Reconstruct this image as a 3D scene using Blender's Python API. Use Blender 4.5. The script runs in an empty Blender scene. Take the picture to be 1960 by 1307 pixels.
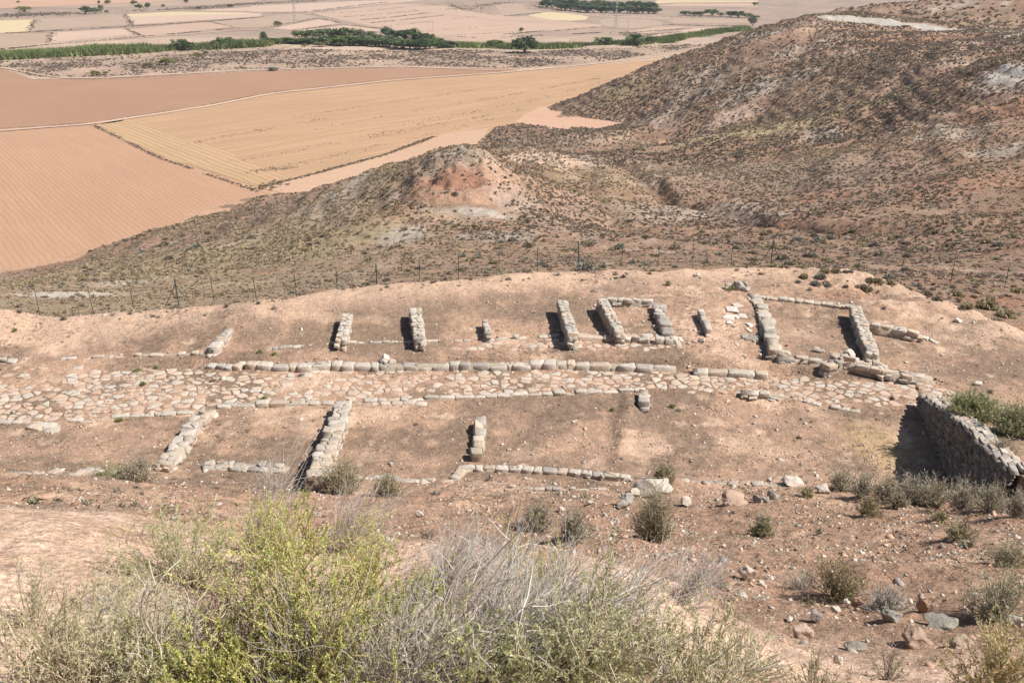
import bpy, math, random
import numpy as np
rng = np.random.default_rng(7)
random.seed(7)
C = bpy.context.scene.collection
R = math.radians
# ------------------------------------------------------------------ camera frame
CAMZ = 16.0
PITCH = R(21.0)
F = 1905.0            # focal length in photo pixels (35 mm lens)
PLAIN = -44.0
cp, sp_ = math.cos(PITCH), math.sin(PITCH)

def ray(u, v):
    dx = (np.asarray(u, float) - 980.0) / F
    dv = -(np.asarray(v, float) - 653.5) / F
    dy = cp + sp_ * dv
    dz = -sp_ + cp * dv
    return dx / dy, dz / dy          # per metre of forward Y

def PY(u, v, Y):
    a, b = ray(u, v)
    return np.array([a * Y, Y + 0 * a, CAMZ + b * Y]).T

def PZ(u, v, z):
    a, b = ray(u, v)
    Y = (z - CAMZ) / b
    return np.array([a * Y, Y, np.broadcast_to(z, np.shape(Y))]).T

# ------------------------------------------------------------------ noise
_perm = np.random.default_rng(3).random((256, 256))
def vnoise(x, y):
    x = np.asarray(x, float); y = np.asarray(y, float)
    xi = np.floor(x).astype(np.int64); yi = np.floor(y).astype(np.int64)
    fx = x - xi; fy = y - yi
    fx = fx * fx * (3 - 2 * fx); fy = fy * fy * (3 - 2 * fy)
    a = _perm[xi & 255, yi & 255]; b = _perm[(xi + 1) & 255, yi & 255]
    c = _perm[xi & 255, (yi + 1) & 255]; d = _perm[(xi + 1) & 255, (yi + 1) & 255]
    return (a + (b - a) * fx) * (1 - fy) + (c + (d - c) * fx) * fy
def fbm(x, y, s, o=4, seed=0):
    t = 0; amp = 1.0; n = 0
    x = x / s + 17.3 * seed; y = y / s + 9.1 * seed
    for i in range(o):
        t = t + amp * (vnoise(x, y) - .5); n += amp; amp *= .55
        x, y = 1.9 * x + .7 * y + 5.2, 1.9 * y - .7 * x + 1.3
    return t / n * 2             # about -1..1
def sstep(a, b, x):
    t = np.clip((x - a) / (b - a), 0, 1)
    return t * t * (3 - 2 * t)

# ------------------------------------------------------------------ terrain control points
class RBF:
    def __init__(s, pts, c):
        s.p = np.array(pts, float); s.c = c
        d = np.hypot(s.p[:, None, 0] - s.p[None, :, 0], s.p[:, None, 1] - s.p[None, :, 1])
        n = len(s.p); A = np.zeros((n + 3, n + 3))
        A[:n, :n] = np.sqrt(d * d + c * c) + np.eye(n) * -0.3
        A[:n, n] = 1; A[n, :n] = 1; A[:n, n+1:] = s.p[:, :2] / 100; A[n+1:, :n] = s.p[:, :2].T / 100
        s.w = np.linalg.solve(A, np.r_[s.p[:, 2], 0, 0, 0])
    def __call__(s, X, Y):
        out = s.w[-3] + s.w[-2] * X / 100 + s.w[-1] * Y / 100
        for (px, py, _), w in zip(s.p, s.w):
            out = out + w * np.sqrt((X - px) ** 2 + (Y - py) ** 2 + s.c * s.c)
        return out

H_PTS = []
def h(*a):
    for u, v, Y in a: H_PTS.append(PY(u, v, Y))
# just past the terrace edge and along the fence
h((-250,560,62),(0,578,60),(180,590,55),(343,579,56),(569,566,57),(722,554,58),(878,532,60),(955,521,63),(1108,506,66),(1258,509,66),
  (1399,505,66),(1475,505,66),(1555,510,65),(1641,520,63),(1725,523,60),(1819,541,58),(1922,551,56),(2150,600,52))
# near left slope down to the plain
h((0,560,110),(150,530,120),(300,500,130),(400,470,150),(100,560,85),(300,550,80),(500,520,90),(500,460,140),(600,420,170))
h((0,545,188),(150,500,204),(300,448,226),(440,410,246),(560,375,267))
# cone
h((870,283,140),(780,312,150),(700,337,168),(620,358,200),(860,370,129),(940,300,141),(850,330,135),(850,425,118),(760,460,108),(700,505,86),(600,540,75),
  (870,505,84),(1000,500,84),(1000,440,112),(1050,420,122),(1000,350,146),(960,305,150),(760,380,132),(700,420,122),(640,450,118))
# saddle and valley behind the cone
h((1010,300,215),(1100,300,230),(1000,270,320),(960,243,391),(1150,262,350),(1050,330,200),(1100,360,170),(1100,420,135),(1160,300,260),
  (1280,380,172),(1250,430,138),(1250,490,92),(1400,490,92),(1450,460,110),(1600,440,122),(1600,490,96),(1400,420,145),(1250,330,215),(1250,280,300))
# right hand slope
h((1750,510,80),(1960,500,80),(1960,450,100),(1960,400,122),(1800,400,125),(1700,340,160),(1960,300,163),(1800,280,180),(1960,200,205),(1850,200,220),
  (1700,240,235),(1600,300,200),(1500,340,185),(1500,270,250),(1960,125,240),(2200,300,150),(2200,150,210),(2200,450,95),(1880,120,262),(1960,78,330),(1400,300,235),(1350,260,310))
# big hill behind
h((1300,265,345),(1400,235,330),(1550,212,320),(1650,190,306),(1760,160,292),(1850,128,286))
h((1110,212,425),(1190,240,394),(1150,180,430),(1200,150,440),(1260,118,450),(1320,100,455),(1390,75,455),(1470,48,455),(1560,31,450),
  (1300,200,385),(1300,150,415),(1450,150,380),(1450,215,348),(1450,100,410),(1600,120,372),(1600,180,338),(1600,70,410),(1750,80,380),(1700,60,420),(1830,78,390),
  (1600,34,490),(1750,47,490),(1850,58,470),(1960,66,440),(1760,120,330))
# far spur
h((1650,22,640),(1750,5,640),(1900,-20,640),(1960,55,560),(1850,52,560),(2200,-40,640),(2200,40,450),(1600,20,690))
def w(*a):
    for x, y, z in a: H_PTS.append(np.array([x, y, z], float))
# where hills run out under the plain
w((-20,290,-47),(-60,300,-52),(20,330,-49),(-150,300,-56),(-150,230,-50),(-10,450,-50),(10,480,-53),(-40,380,-54),(60,520,-54),(110,540,-56),(170,560,-58),(150,650,-56),(230,720,-56),(-100,500,-60),(-200,400,-62),
  (0,700,-65),(200,900,-62),(-300,900,-70),(300,850,-20),(500,700,0),(450,850,-10),(600,500,10),(-100,210,-46),(-110,188,-45))
rbfH = RBF(H_PTS, 5.0)

N_PTS = []
def nn(*a):
    for u, v, Y in a: N_PTS.append(PY(u, v, Y))
def nw(*a):
    for x, y, z in a: N_PTS.append(np.array([x, y, z], float))
nw((0,0,14.3),(-3,0,14.3),(3,0,14.3),(0,-5,15.5),(-6,-3,15),(6,-3,15),(0,2,13.7),(-2.5,2.2,13.5),(3,2.2,13.2),(-9,2,12),(9,2,11.5))
nn((100,1150,5.4),(100,1300,4.3),(100,985,7.0),(0,962,7.2),(240,1012,7.6),(-200,980,6.6),(600,1150,6),(600,1300,4.3),(900,1300,4.3),(900,1150,5.8),
   (1150,1078,6.6),(1300,1090,7.2),(1000,1080,6.8),(800,1060,7.2),(1200,1200,5.4),(1300,1300,4.5),(450,1040,7.4))
nn((100,925,20),(0,905,22),(300,945,22),(-200,900,22),(-100,940,15),(450,1010,14),(650,1020,15),(850,1030,15),(1000,1040,14),(1150,1035,15))
nn((600,950,25),(800,945,26.5),(1000,945,26.5),(1200,940,27),(1200,985,22.5),(1000,985,22),(800,985,22),(650,985,20),
   (1400,960,25.5),(1400,1000,22.5),(1600,960,25.8),(1600,1050,18),(1600,1150,12.6),(1600,1230,9.6),(1600,1307,7.6),(1350,1100,13.5),(1400,1200,8.5),(1400,1300,6),
   (1750,960,25),(1900,960,23.6),(1900,1050,17),(1900,1150,11.7),(1900,1300,6.6),(2200,1000,17),(2200,1200,9),(1750,1000,21.8))
for u in (-300,0,300,560,800,1000,1200,1400,1600,1780):       # line where the bank meets the terrace
    vv = np.interp(u, [-300,0,300,560,800,1200,1800],[850,880,912,930,932,925,938])
    N_PTS.append(PZ(u, vv, 0.0)); p = PZ(u, vv, 0.0); N_PTS.append(p + np.array([0, 4.0, -1.6])); N_PTS.append(p + np.array([0, 12, -5.0]))
rbfN = RBF(N_PTS, 0.6)

# terrace outer edge in world
STEPH = (np.array([-60, -22, -14, -12, 11, 15, 19, 40.]), np.array([0., 0, .05, .32, .34, .25, .1, 0.]))
def _edge(u, v, z):
    zz = z
    for _ in range(3): p = PZ(u, v, zz); zz = z + float(np.interp(p[0], *STEPH)) + .1
    return np.array([p[0], p[1], z])
EDGE = np.array([_edge(u, v, z) for u, v, z in [(-500,560,.5),(-150,575,.8),(0,592,.6),(80,606,.3),(200,603,.3),(400,590,.5),(560,574,.6),(640,556,.6),(830,541,.5),(1000,526,.3),(1060,521,.2),(1250,518,.1),(1500,515,.0),
                                   (1620,528,0),(1700,541,0),(1850,589,-.1),(1960,640,-.2),(2200,740,-.6),(2500,860,-1)]])
# kerb line (step up behind it)
KERB = np.array([PZ(u, v, .15) for u, v in [(-400,670),(0,688),(395,692),(480,694),(640,694),(760,696),(880,691),(1050,690),(1180,692),(1295,698),(1470,706),(1590,712),(1690,712),(1785,724),(1960,780),(2300,900)]])
# front line (rooms slightly lower than the road)
FRONT = np.array([PZ(u, v, 0) for u, v in [(-400,850),(0,812),(230,797),(400,785),(560,768),(870,760),(1230,747),(1420,755),(1560,772),(1750,785),(2100,800)]])
# retaining wall base line
RW1 = PZ(1757, 781, -.05); RW2 = PZ(1823, 925, -.05)
rd = (RW2 - RW1)[:2]; RLEN = float(np.hypot(*rd)); rd = rd / RLEN; rn = np.array([-rd[1], rd[0]])   # rn points to the right of the photo
if rn[0] < 0: rn = -rn
RTOP = (np.array([-1., 0, RLEN * .45, RLEN, RLEN + 3.5, RLEN + 8]), np.array([.3, .45, 1.25, 2.05, 2.7, 3.6]))

def segd(X, Y, P):
    d = np.full(np.shape(X), 1e9)
    for (x1, y1), (x2, y2) in zip(P[:-1], P[1:]):
        L = (x2 - x1) ** 2 + (y2 - y1) ** 2 + 1e-9
        t = np.clip(((X - x1) * (x2 - x1) + (Y - y1) * (y2 - y1)) / L, 0, 1)
        d = np.minimum(d, np.hypot(X - x1 - t * (x2 - x1), Y - y1 - t * (y2 - y1)))
    return d
def gpath(*a): return np.array([PY(u, v, Y)[:2] for u, v, Y in a])
GUL = [(gpath((1960,430,112),(1800,440,112),(1600,440,122),(1480,430,135),(1380,400,152),(1280,380,172),(1200,330,220),(1150,300,262)), 1.6, 2.2),
       (gpath((1960,70,330),(1850,128,286),(1650,190,306),(1400,235,330),(1250,275,345)), 4.6, 13.),
       (gpath((1300,460,112),(1200,430,135),(1150,380,160),(1120,330,200)), .8, 2.),
       (gpath((1800,90,400),(1760,130,340),(1700,170,300)), 1.5, 4.),(gpath((1560,80,420),(1500,150,375),(1450,215,345)), 1.2, 4.),(gpath((1400,110,420),(1330,170,395),(1280,230,370)), 1.2, 4.),
       (gpath((1900,300,165),(1700,340,160),(1500,360,172),(1380,380,172)), 1.0, 3.)]
def terr(X, Y, noise=True):
    X = np.asarray(X, float); Y = np.asarray(Y, float)
    Hh = rbfH(X, Y)
    for gp, dep, gw in GUL:
        Hh = Hh - dep * np.exp(-(segd(X, Y, gp) / gw) ** 2)
    if noise:
        slope_n = fbm(X, Y, 22, 4, 1) * 1.5 + fbm(X, Y, 5, 4, 2) * .42 + fbm(X, Y, 1.3, 2, 12) * .10
        Hh = Hh + slope_n * sstep(52, 110, np.hypot(X, Y))
        Hh = Hh + fbm(X, Y, 3, 3, 9) * .12
        rc = np.hypot(X + 8.1, (Y - 134.5) * .8) + fbm(X, Y, 3.5, 3, 46) * 1.6; Hh = Hh + (.42 * np.sin(rc * 1.5) + .5 * fbm(X, Y, 1.8, 4, 47)) * np.exp(-(rc / 8.5) ** 2)
        Hh = Hh + .34 * np.sin(Hh * 2.6 + fbm(X, Y, 40, 3, 51) * 5) * sstep(95, 200, np.hypot(X, Y))
    k = 0.5
    dlt = Hh - PLAIN
    far = PLAIN + np.where(dlt > 8, dlt, np.log1p(np.exp(np.clip(dlt / k, -50, 50))) * k)
    # terrace
    Tz = sstep(-.18, .18, Y - np.interp(X, KERB[:, 0], KERB[:, 1])) * np.interp(X, *STEPH)
    Tz = Tz - .10 * sstep(.3, -.3, Y - np.interp(X, FRONT[:, 0], FRONT[:, 1]))
    ye = np.interp(X, EDGE[:, 0], EDGE[:, 1]); ze = np.interp(X, EDGE[:, 0], EDGE[:, 2])
    d = Y - ye
    if noise: d = d + fbm(X, Y, 3.0, 3, 4) * .7
    Tz = Tz + ze * sstep(-5, -.4, d)
    if noise:
        Tz = Tz + fbm(X, Y, 2.6, 3, 5) * .06 + fbm(X, Y, .5, 3, 6) * .028
        Tz = Tz + sstep(-8, -2, d) * (.16 * fbm(X, Y, 1.8, 3, 7) + .1)
        Tz = Tz + .5 * np.exp(-((X - 17.5) ** 2 / 6 + (Y - 50) ** 2 / 1.5)) + .25 * fbm(X, Y, 1.1, 3, 8) * sstep(12, 18, X) * sstep(42, 47, Y)
        # low earth ridge where a party wall has gone
        Tz = Tz + (.2 + .12 * fbm(X, Y, .8, 3, 44)) * np.exp(-((X - 4.15 + (Y - 33) * -.13 + .25 * fbm(X, Y, 1.5, 2, 45)) ** 2) / .10) * sstep(28.8, 30.3, Y) * sstep(36.6, 35.2, Y)
    wgt = sstep(0, 2.6, d)
    Z = Tz * (1 - wgt) + far * wgt
    # near bank
    Nn = rbfN(X, Y)
    m = Y < 34
    if noise:
        r = np.hypot(X, Y)
        Nn = Nn + fbm(X, Y, 2.2, 3, 10) * .22 * sstep(6, 14, r) + fbm(X, Y, .7, 4, 11) * (.05 + .11 * sstep(6, 12, r)) + fbm(X, Y, .14, 2, 13) * .012
    dd = np.clip((Nn - Z) / .25, -40, 40)
    Zn = Z + np.log1p(np.exp(dd)) * .25
    Zn = np.where(dd > 30, Nn, Zn)
    Z = np.where(m, Z + (Zn - Z) * sstep(34, 30, Y), Z)
    # raised ground held by the retaining wall
    s = (X - RW1[0]) * rd[0] + (Y - RW1[1]) * rd[1]
    q = (X - RW1[0]) * rn[0] + (Y - RW1[1]) * rn[1]
    top = np.interp(s, *RTOP) - .08 - .05 * np.clip(q, 0, 8)
    on = sstep(.22, .34, q) * sstep(-3.5, .3, s)
    Z = np.where((q > .2) & (s > -3.5), np.maximum(Z, Z * (1 - on) + top * on), Z)
    # dig the corner clear in front of the wall
    return Z

# ------------------------------------------------------------------ one polar sheet of ground
NAZ = 1000
az = np.concatenate([np.linspace(-50, -31, 60, endpoint=False), np.linspace(-31, 31, NAZ), np.linspace(31, 50, 61)[1:]]) * math.pi / 180
rs = [1.2]
while rs[-1] < 6000:
    r = rs[-1]
    rs.append(r + (np.interp(r, [1, 8, 20, 60, 200, 700, 6000], [.05, .045, .075, .17, .6, 6, 160])))
rs = np.array(rs)
NR = len(rs)
GA, GR = np.meshgrid(az, rs)
GX = GR * np.sin(GA); GY = GR * np.cos(GA)
GZ = np.empty_like(GX)
for i in range(0, NR, 100):
    GZ[i:i+100] = terr(GX[i:i+100], GY[i:i+100])

def gz(x, y):
    """height of the built ground at x, y"""
    x = np.asarray(x, float); y = np.asarray(y, float)
    a = np.arctan2(x, y); r = np.hypot(x, y)
    ia = np.clip(np.interp(a, az, np.arange(len(az))), 0, len(az) - 1.001); ir = np.clip(np.interp(r, rs, np.arange(NR)), 0, NR - 1.001)
    i0 = ia.astype(int); j0 = ir.astype(int); fa = ia - i0; fr = ir - j0
    return (GZ[j0, i0] * (1 - fa) + GZ[j0, i0+1] * fa) * (1 - fr) + (GZ[j0+1, i0] * (1 - fa) + GZ[j0+1, i0+1] * fa) * fr

def hit(u, v, ymin=3.0, ymax=4000.):
    """where the line of sight through a photo pixel meets the ground"""
    a, b = ray(u, v); a = float(a); b = float(b)
    t = ymin * (ymax / ymin) ** np.linspace(0, 1, 4000)
    zz = CAMZ + b * t - gz(a * t, t)
    k = np.argmax(zz < 0)
    if not (zz < 0).any(): k = len(t) - 1
    if k > 0:
        t0, t1 = t[k-1], t[k]; f = zz[k-1] / (zz[k-1] - zz[k] + 1e-9); tt = t0 + (t1 - t0) * np.clip(f, 0, 1)
    else: tt = t[0]
    x = a * tt
    return np.array([x, tt, float(gz(x, tt))])

# visibility horizon per azimuth column, to leave out what nobody can see
ELEV = (GZ + 0.9 - CAMZ) / GR
CUM = np.maximum.accumulate((GZ - CAMZ) / GR, axis=0)
def seen(x, y, hh=0.9):
    a = np.arctan2(x, y); r = np.hypot(x, y)
    i = np.clip(np.rint(np.interp(a, az, np.arange(len(az)))).astype(int), 0, len(az) - 1)
    j = np.clip(np.interp(r, rs, np.arange(NR)).astype(int), 1, NR - 1)
    return (gz(x, y) + hh - CAMZ) / r > CUM[j-1, i]
def proj(x, y, z):
    dz = z - CAMZ
    f = y * cp - dz * sp_; up = y * sp_ + dz * cp
    return 980 + F * x / f, 653.5 - F * up / f
# ------------------------------------------------------------------ mesh helpers
def tag(o, label=None, cat=None, group=None, kind=None):
    if label: o['label'] = label
    if cat: o['category'] = cat
    if group: o['group'] = group
    if kind: o['kind'] = kind
    return o

def mk(name, V, F, mat, col=None, parent=None, smooth=False, faces_mat=None):
    """V (n,3); F = list of (m,k) index arrays (k = 3 or 4)"""
    V = np.asarray(V, np.float32)
    me = bpy.data.meshes.new(name)
    F = [f for f in (F if isinstance(F, (list, tuple)) else [F]) if len(f)]
    me.vertices.add(len(V)); me.vertices.foreach_set('co', V.ravel())
    loops = np.concatenate([f.ravel() for f in F]).astype(np.int32)
    sizes = np.concatenate([np.full(len(f), f.shape[1]) for f in F]).astype(np.int32)
    starts = np.concatenate([[0], np.cumsum(sizes)[:-1]]).astype(np.int32)
    me.loops.add(len(loops)); me.loops.foreach_set('vertex_index', loops)
    me.polygons.add(len(sizes)); me.polygons.foreach_set('loop_start', starts)
    me.update(calc_edges=True)
    if smooth: me.polygons.foreach_set('use_smooth', np.ones(len(sizes), bool))
    if faces_mat is not None: me.polygons.foreach_set('material_index', np.asarray(faces_mat, np.int32))
    if col is not None:
        a = me.color_attributes.new('Col', 'FLOAT_COLOR', 'POINT')
        c = np.ones((len(V), 4), np.float32); c[:, :3] = col
        a.data.foreach_set('color', c.ravel())
    for m in (mat if isinstance(mat, (list, tuple)) else [mat]): me.materials.append(m)
    me.validate()
    o = bpy.data.objects.new(name, me); C.objects.link(o)
    if parent is not None: o.parent = parent
    return o

def empty(name, loc=(0, 0, 0), rz=0):
    o = bpy.data.objects.new(name, None); C.objects.link(o); o.location = loc; o.rotation_euler = (0, 0, rz); o.empty_display_size = .2
    return o

class Acc:
    """collects pieces into one mesh"""
    def __init__(s): s.V = []; s.F = {3: [], 4: []}; s.C = []; s.n = 0
    def add(s, V, F, col):
        V = np.asarray(V, float).reshape(-1, 3)
        for f in (F if isinstance(F, (list, tuple)) else [F]):
            f = np.asarray(f)
            if len(f): s.F[f.shape[1]].append(f + s.n)
        s.V.append(V); s.C.append(np.broadcast_to(np.asarray(col, float), (len(V), 3))); s.n += len(V)
    def build(s, name, mat, parent=None, smooth=False, origin=None):
        V = np.concatenate(s.V)
        if origin is not None: V = V - np.asarray(origin)
        o = mk(name, V, [np.concatenate(f) for f in s.F.values() if f], mat, np.concatenate(s.C), parent, smooth)
        if origin is not None and parent is None: o.location = origin
        return o

# ------------------------------------------------------------------ materials
def mat_base(name):
    m = bpy.data.materials.new(name); m.use_nodes = True
    nt = m.node_tree; b = nt.nodes['Principled BSDF']
    b.inputs['Roughness'].default_value = .95
    b.inputs['Specular IOR Level'].default_value = .15
    return m, nt, b
def N(nt, t, **k):
    n = nt.nodes.new(t)
    for a, v in k.items(): setattr(n, a, v)
    return n
def noise_node(nt, scale, detail=4, rough=.6, coord='Object', dist=0):
    tc = N(nt, 'ShaderNodeTexCoord'); n = N(nt, 'ShaderNodeTexNoise')
    n.inputs['Scale'].default_value = scale; n.inputs['Detail'].default_value = detail; n.inputs['Roughness'].default_value = rough
    n.inputs['Distortion'].default_value = dist
    nt.links.new(tc.outputs[coord], n.inputs['Vector']); return n
def mapr(nt, src, a, b, c, d):
    n = N(nt, 'ShaderNodeMapRange'); n.inputs[1].default_value = a; n.inputs[2].default_value = b; n.inputs[3].default_value = c; n.inputs[4].default_value = d
    nt.links.new(src, n.inputs[0]); return n.outputs[0]
def mulv(nt, col, fac):
    n = N(nt, 'ShaderNodeVectorMath', operation='SCALE'); nt.links.new(col, n.inputs[0]); nt.links.new(fac, n.inputs['Scale']); return n.outputs[0]
def mixc(nt, fac, a, b):
    n = N(nt, 'ShaderNodeMix', data_type='RGBA')
    if isinstance(fac, float): n.inputs[0].default_value = fac
    else: nt.links.new(fac, n.inputs[0])
    for i, x in ((6, a), (7, b)):
        if isinstance(x, tuple): n.inputs[i].default_value = (*x, 1)
        else: nt.links.new(x, n.inputs[i])
    return n.outputs[2]
def mult(nt, a, b):
    n = N(nt, 'ShaderNodeMath', operation='MULTIPLY'); nt.links.new(a, n.inputs[0])
    if isinstance(b, float): n.inputs[1].default_value = b
    else: nt.links.new(b, n.inputs[1])
    return n.outputs[0]
def addv(nt, a, b):
    n = N(nt, 'ShaderNodeMath', operation='ADD'); nt.links.new(a, n.inputs[0]); nt.links.new(b, n.inputs[1]); return n.outputs[0]

def vc_mat(name, scales, amps, bump=None, trans=0.0, coord='Object', rough=.95):
    """vertex colour times layered noise, with bump"""
    m, nt, b = mat_base(name)
    b.inputs['Roughness'].default_value = rough
    at = N(nt, 'ShaderNodeAttribute', attribute_name='Col'); col = at.outputs['Color']
    fac = None
    for s, a in zip(scales, amps):
        n = noise_node(nt, s, 5, .65, coord); v = mapr(nt, n.outputs[0], .25, .75, 1 - a, 1 + a)
        fac = v if fac is None else mult(nt, fac, v)
    if fac is not None: col = mulv(nt, col, fac)
    nt.links.new(col, b.inputs['Base Color'])
    if bump:
        h = None
        for s, d in bump:
            n = noise_node(nt, s, 6, .65, coord); v = mapr(nt, n.outputs[0], 0, 1, 0, d)
            h = v if h is None else addv(nt, h, v)
        bp = N(nt, 'ShaderNodeBump'); bp.inputs['Strength'].default_value = 1.0; bp.inputs['Distance'].default_value = 1.0
        nt.links.new(h, bp.inputs['Height']); nt.links.new(bp.outputs[0], b.inputs['Normal'])
    if trans:
        t = N(nt, 'ShaderNodeBsdfTranslucent'); nt.links.new(col, t.inputs[0]); mx = N(nt, 'ShaderNodeMixShader'); mx.inputs[0].default_value = trans
        out = nt.nodes['Material Output']; nt.links.new(b.outputs[0], mx.inputs[1]); nt.links.new(t.outputs[0], mx.inputs[2]); nt.links.new(mx.outputs[0], out.inputs[0])
    return m

M_GROUND = vc_mat('earth', (.9, 5, 20, 70), (.14, .26, .42, .38), ((2.5, .14), (12, .05), (60, .016)))
M_HILL = vc_mat('hill_soil', (.25, 1.3, 5), (.18, .28, .38), ((.9, .45), (4, .2)))
M_PLAIN = vc_mat('plain_soil', (.02, .12, .6), (.08, .12, .20), ((.5, .25),))
M_STONE = vc_mat('limestone', (3, 16, 70), (.12, .18, .22), ((9, .05), (45, .014)))
M_PAVE = vc_mat('paving_limestone', (2, 14, 60), (.12, .15, .2), ((10, .02), (50, .008)))
M_LEAF = vc_mat('leaf', (), (), None, .15)
M_TWIG = vc_mat('dry_twig', (), (), None, 0)
M_SCRUB = vc_mat('scrub_leaf', (), (), None, .2)
M_METAL = vc_mat('painted_steel', (8,), (.15,), None, 0, rough=.6)

# ------------------------------------------------------------------ ground colours (albedo of soil, chalk, grass)
SOIL = np.array([.395, .255, .175]); SOILB = np.array([.235, .162, .114]); SOILP = np.array([.56, .382, .27])
def blobs(X, Y, col, items):
    """real patches of differently coloured ground: (u, v, half width, half height, colour, strength)"""
    for (u, v, ru, rv, c, k, *rest) in items:
        p = hit(u, v); a = hit(u, v - rv); b2 = hit(u, v + rv)
        Yd = p[1]; rx = max(ru * Yd / F * 1.15, .3); ry = max(min(abs(p[1] - b2[1]) * 1.1, abs(p[1] - a[1]) * 1.5, rx * 14), .3)
        sk = np.array(c, float) * (.88 if max(c) > .44 and c is not SOILP else 1)
        q = ((X - p[0]) / rx) ** 2 + ((Y - p[1]) / ry) ** 2
        near = q < 9
        if not near.any(): continue
        xx = X[near]; yy = Y[near]
        ns = fbm(xx, yy, max(rx * .35, .3), 5, 21) * .9 + fbm(xx, yy, max(rx * .09, .15), 3, 22) * .6
        wgt = np.clip(1.25 - q[near] + ns, 0, 1) * k
        col[near] = col[near] * (1 - wgt[:, None]) + sk * wgt[:, None]
    return col
CH = (.50, .43, .355); RED = (.38, .20, .128); PEACH = (.56, .345, .235); YG = (.335, .27, .155); GREY = (.38, .34, .29); BROWN = (.30, .19, .13); DK = (.2, .16, .12)

def in_poly(X, Y, P):
    r = np.zeros(np.shape(X), bool); n = len(P)
    for i in range(n):
        x1, y1 = P[i]; x2, y2 = P[(i + 1) % n]
        if y1 == y2: continue
        c = ((y1 > Y) != (y2 > Y)) & (X < (x2 - x1) * (Y - y1) / (y2 - y1) + x1)
        r ^= c
    return r
def seg_dist(X, Y, P):
    d = np.full(np.shape(X), 1e9)
    for (x1, y1), (x2, y2) in zip(P[:-1], P[1:]):
        L = (x2 - x1) ** 2 + (y2 - y1) ** 2 + 1e-9
        t = np.clip(((X - x1) * (x2 - x1) + (Y - y1) * (y2 - y1)) / L, 0, 1)
        d = np.minimum(d, np.hypot(X - x1 - t * (x2 - x1), Y - y1 - t * (y2 - y1)))
    return d

HS = GZ.copy()
X, Y = GX.ravel(), GY.ravel(); Z = GZ.ravel()
Rr = np.hypot(X, Y)
ye = np.interp(X, EDGE[:, 0], EDGE[:, 1])
zone = np.where(Y < ye + 1.2, 0, np.where(Z < PLAIN + .10, 2, 1))     # 0 terrace and bank, 1 hills, 2 plain
SPOLY = PZ(*np.array([(905,282),(918,272),(948,244),(995,236),(1050,244),(1105,263),(1150,263),(1190,241),(1260,262),(1260,310),(900,310)], float).T, PLAIN)[:, :2]
zone = np.where((zone == 2) & in_poly(X, Y, SPOLY), 1, zone)
zone = np.where((zone == 1) & (np.hypot(X, Y) > 900) & (Z < PLAIN + 2), 2, zone)
col = np.empty((len(X), 3))
# near ground
n1 = fbm(X, Y, 3.5, 5, 31); n2 = fbm(X, Y, .8, 5, 32); n3 = fbm(X, Y, 9, 3, 33)
t = np.clip(.5 + n1 * 1.9 + n2 * 1.5, 0, 1)[:, None]
c0 = SOIL * (1 - t) + SOILB * t
t = np.clip((n2 * 1.0 - n1 * .8 + n3 * .4) * 1.9 - .2, 0, 1)[:, None]
c0 = c0 * (1 - t) + SOILP * t
bank = (sstep(-3.5, -.6, Y - ye))[:, None] * .8
c0 = c0 * (1 - bank) + (SOILP * .95) * bank
bk = (sstep(28, 25, Y) * sstep(8, 12, Rr) * np.clip(.6 + n1 * .8, 0, 1))[:, None] * .6; c0 = c0 * (1 - bk) + np.array([.39, .235, .155]) * (1 + .35 * n2[:, None]) * bk
# bare pale earth on the near lips of the bank
lip = sstep(11, 8.0, Rr)[:, None] * np.clip(.8 + n2 * 1.2, 0, 1)[:, None] * .9
c0 = c0 * (1 - lip) + np.array([.72, .505, .37]) * lip
# hills
m1 = fbm(X, Y, 38, 5, 41); m2 = fbm(X, Y, 9, 5, 42); m3 = fbm(X, Y, 2.2, 4, 43)
t = np.clip(.5 + m1 * .7 + m2 * .8, 0, 1)[:, None]
c1 = np.array([.335, .208, .138]) * (1 - t) + np.array([.25, .17, .12]) * t
t = np.clip(m2 * 1.4 + m3 * .9 - .25, 0, 1)[:, None]
c1 = c1 * (1 - t) + np.array(RED) * .85 * t
t = np.clip(-m2 * 1.2 + m3 * 1.3 - .45, 0, 1)[:, None]
c1 = c1 * (1 - t) + np.array(CH) * t * .8
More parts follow.
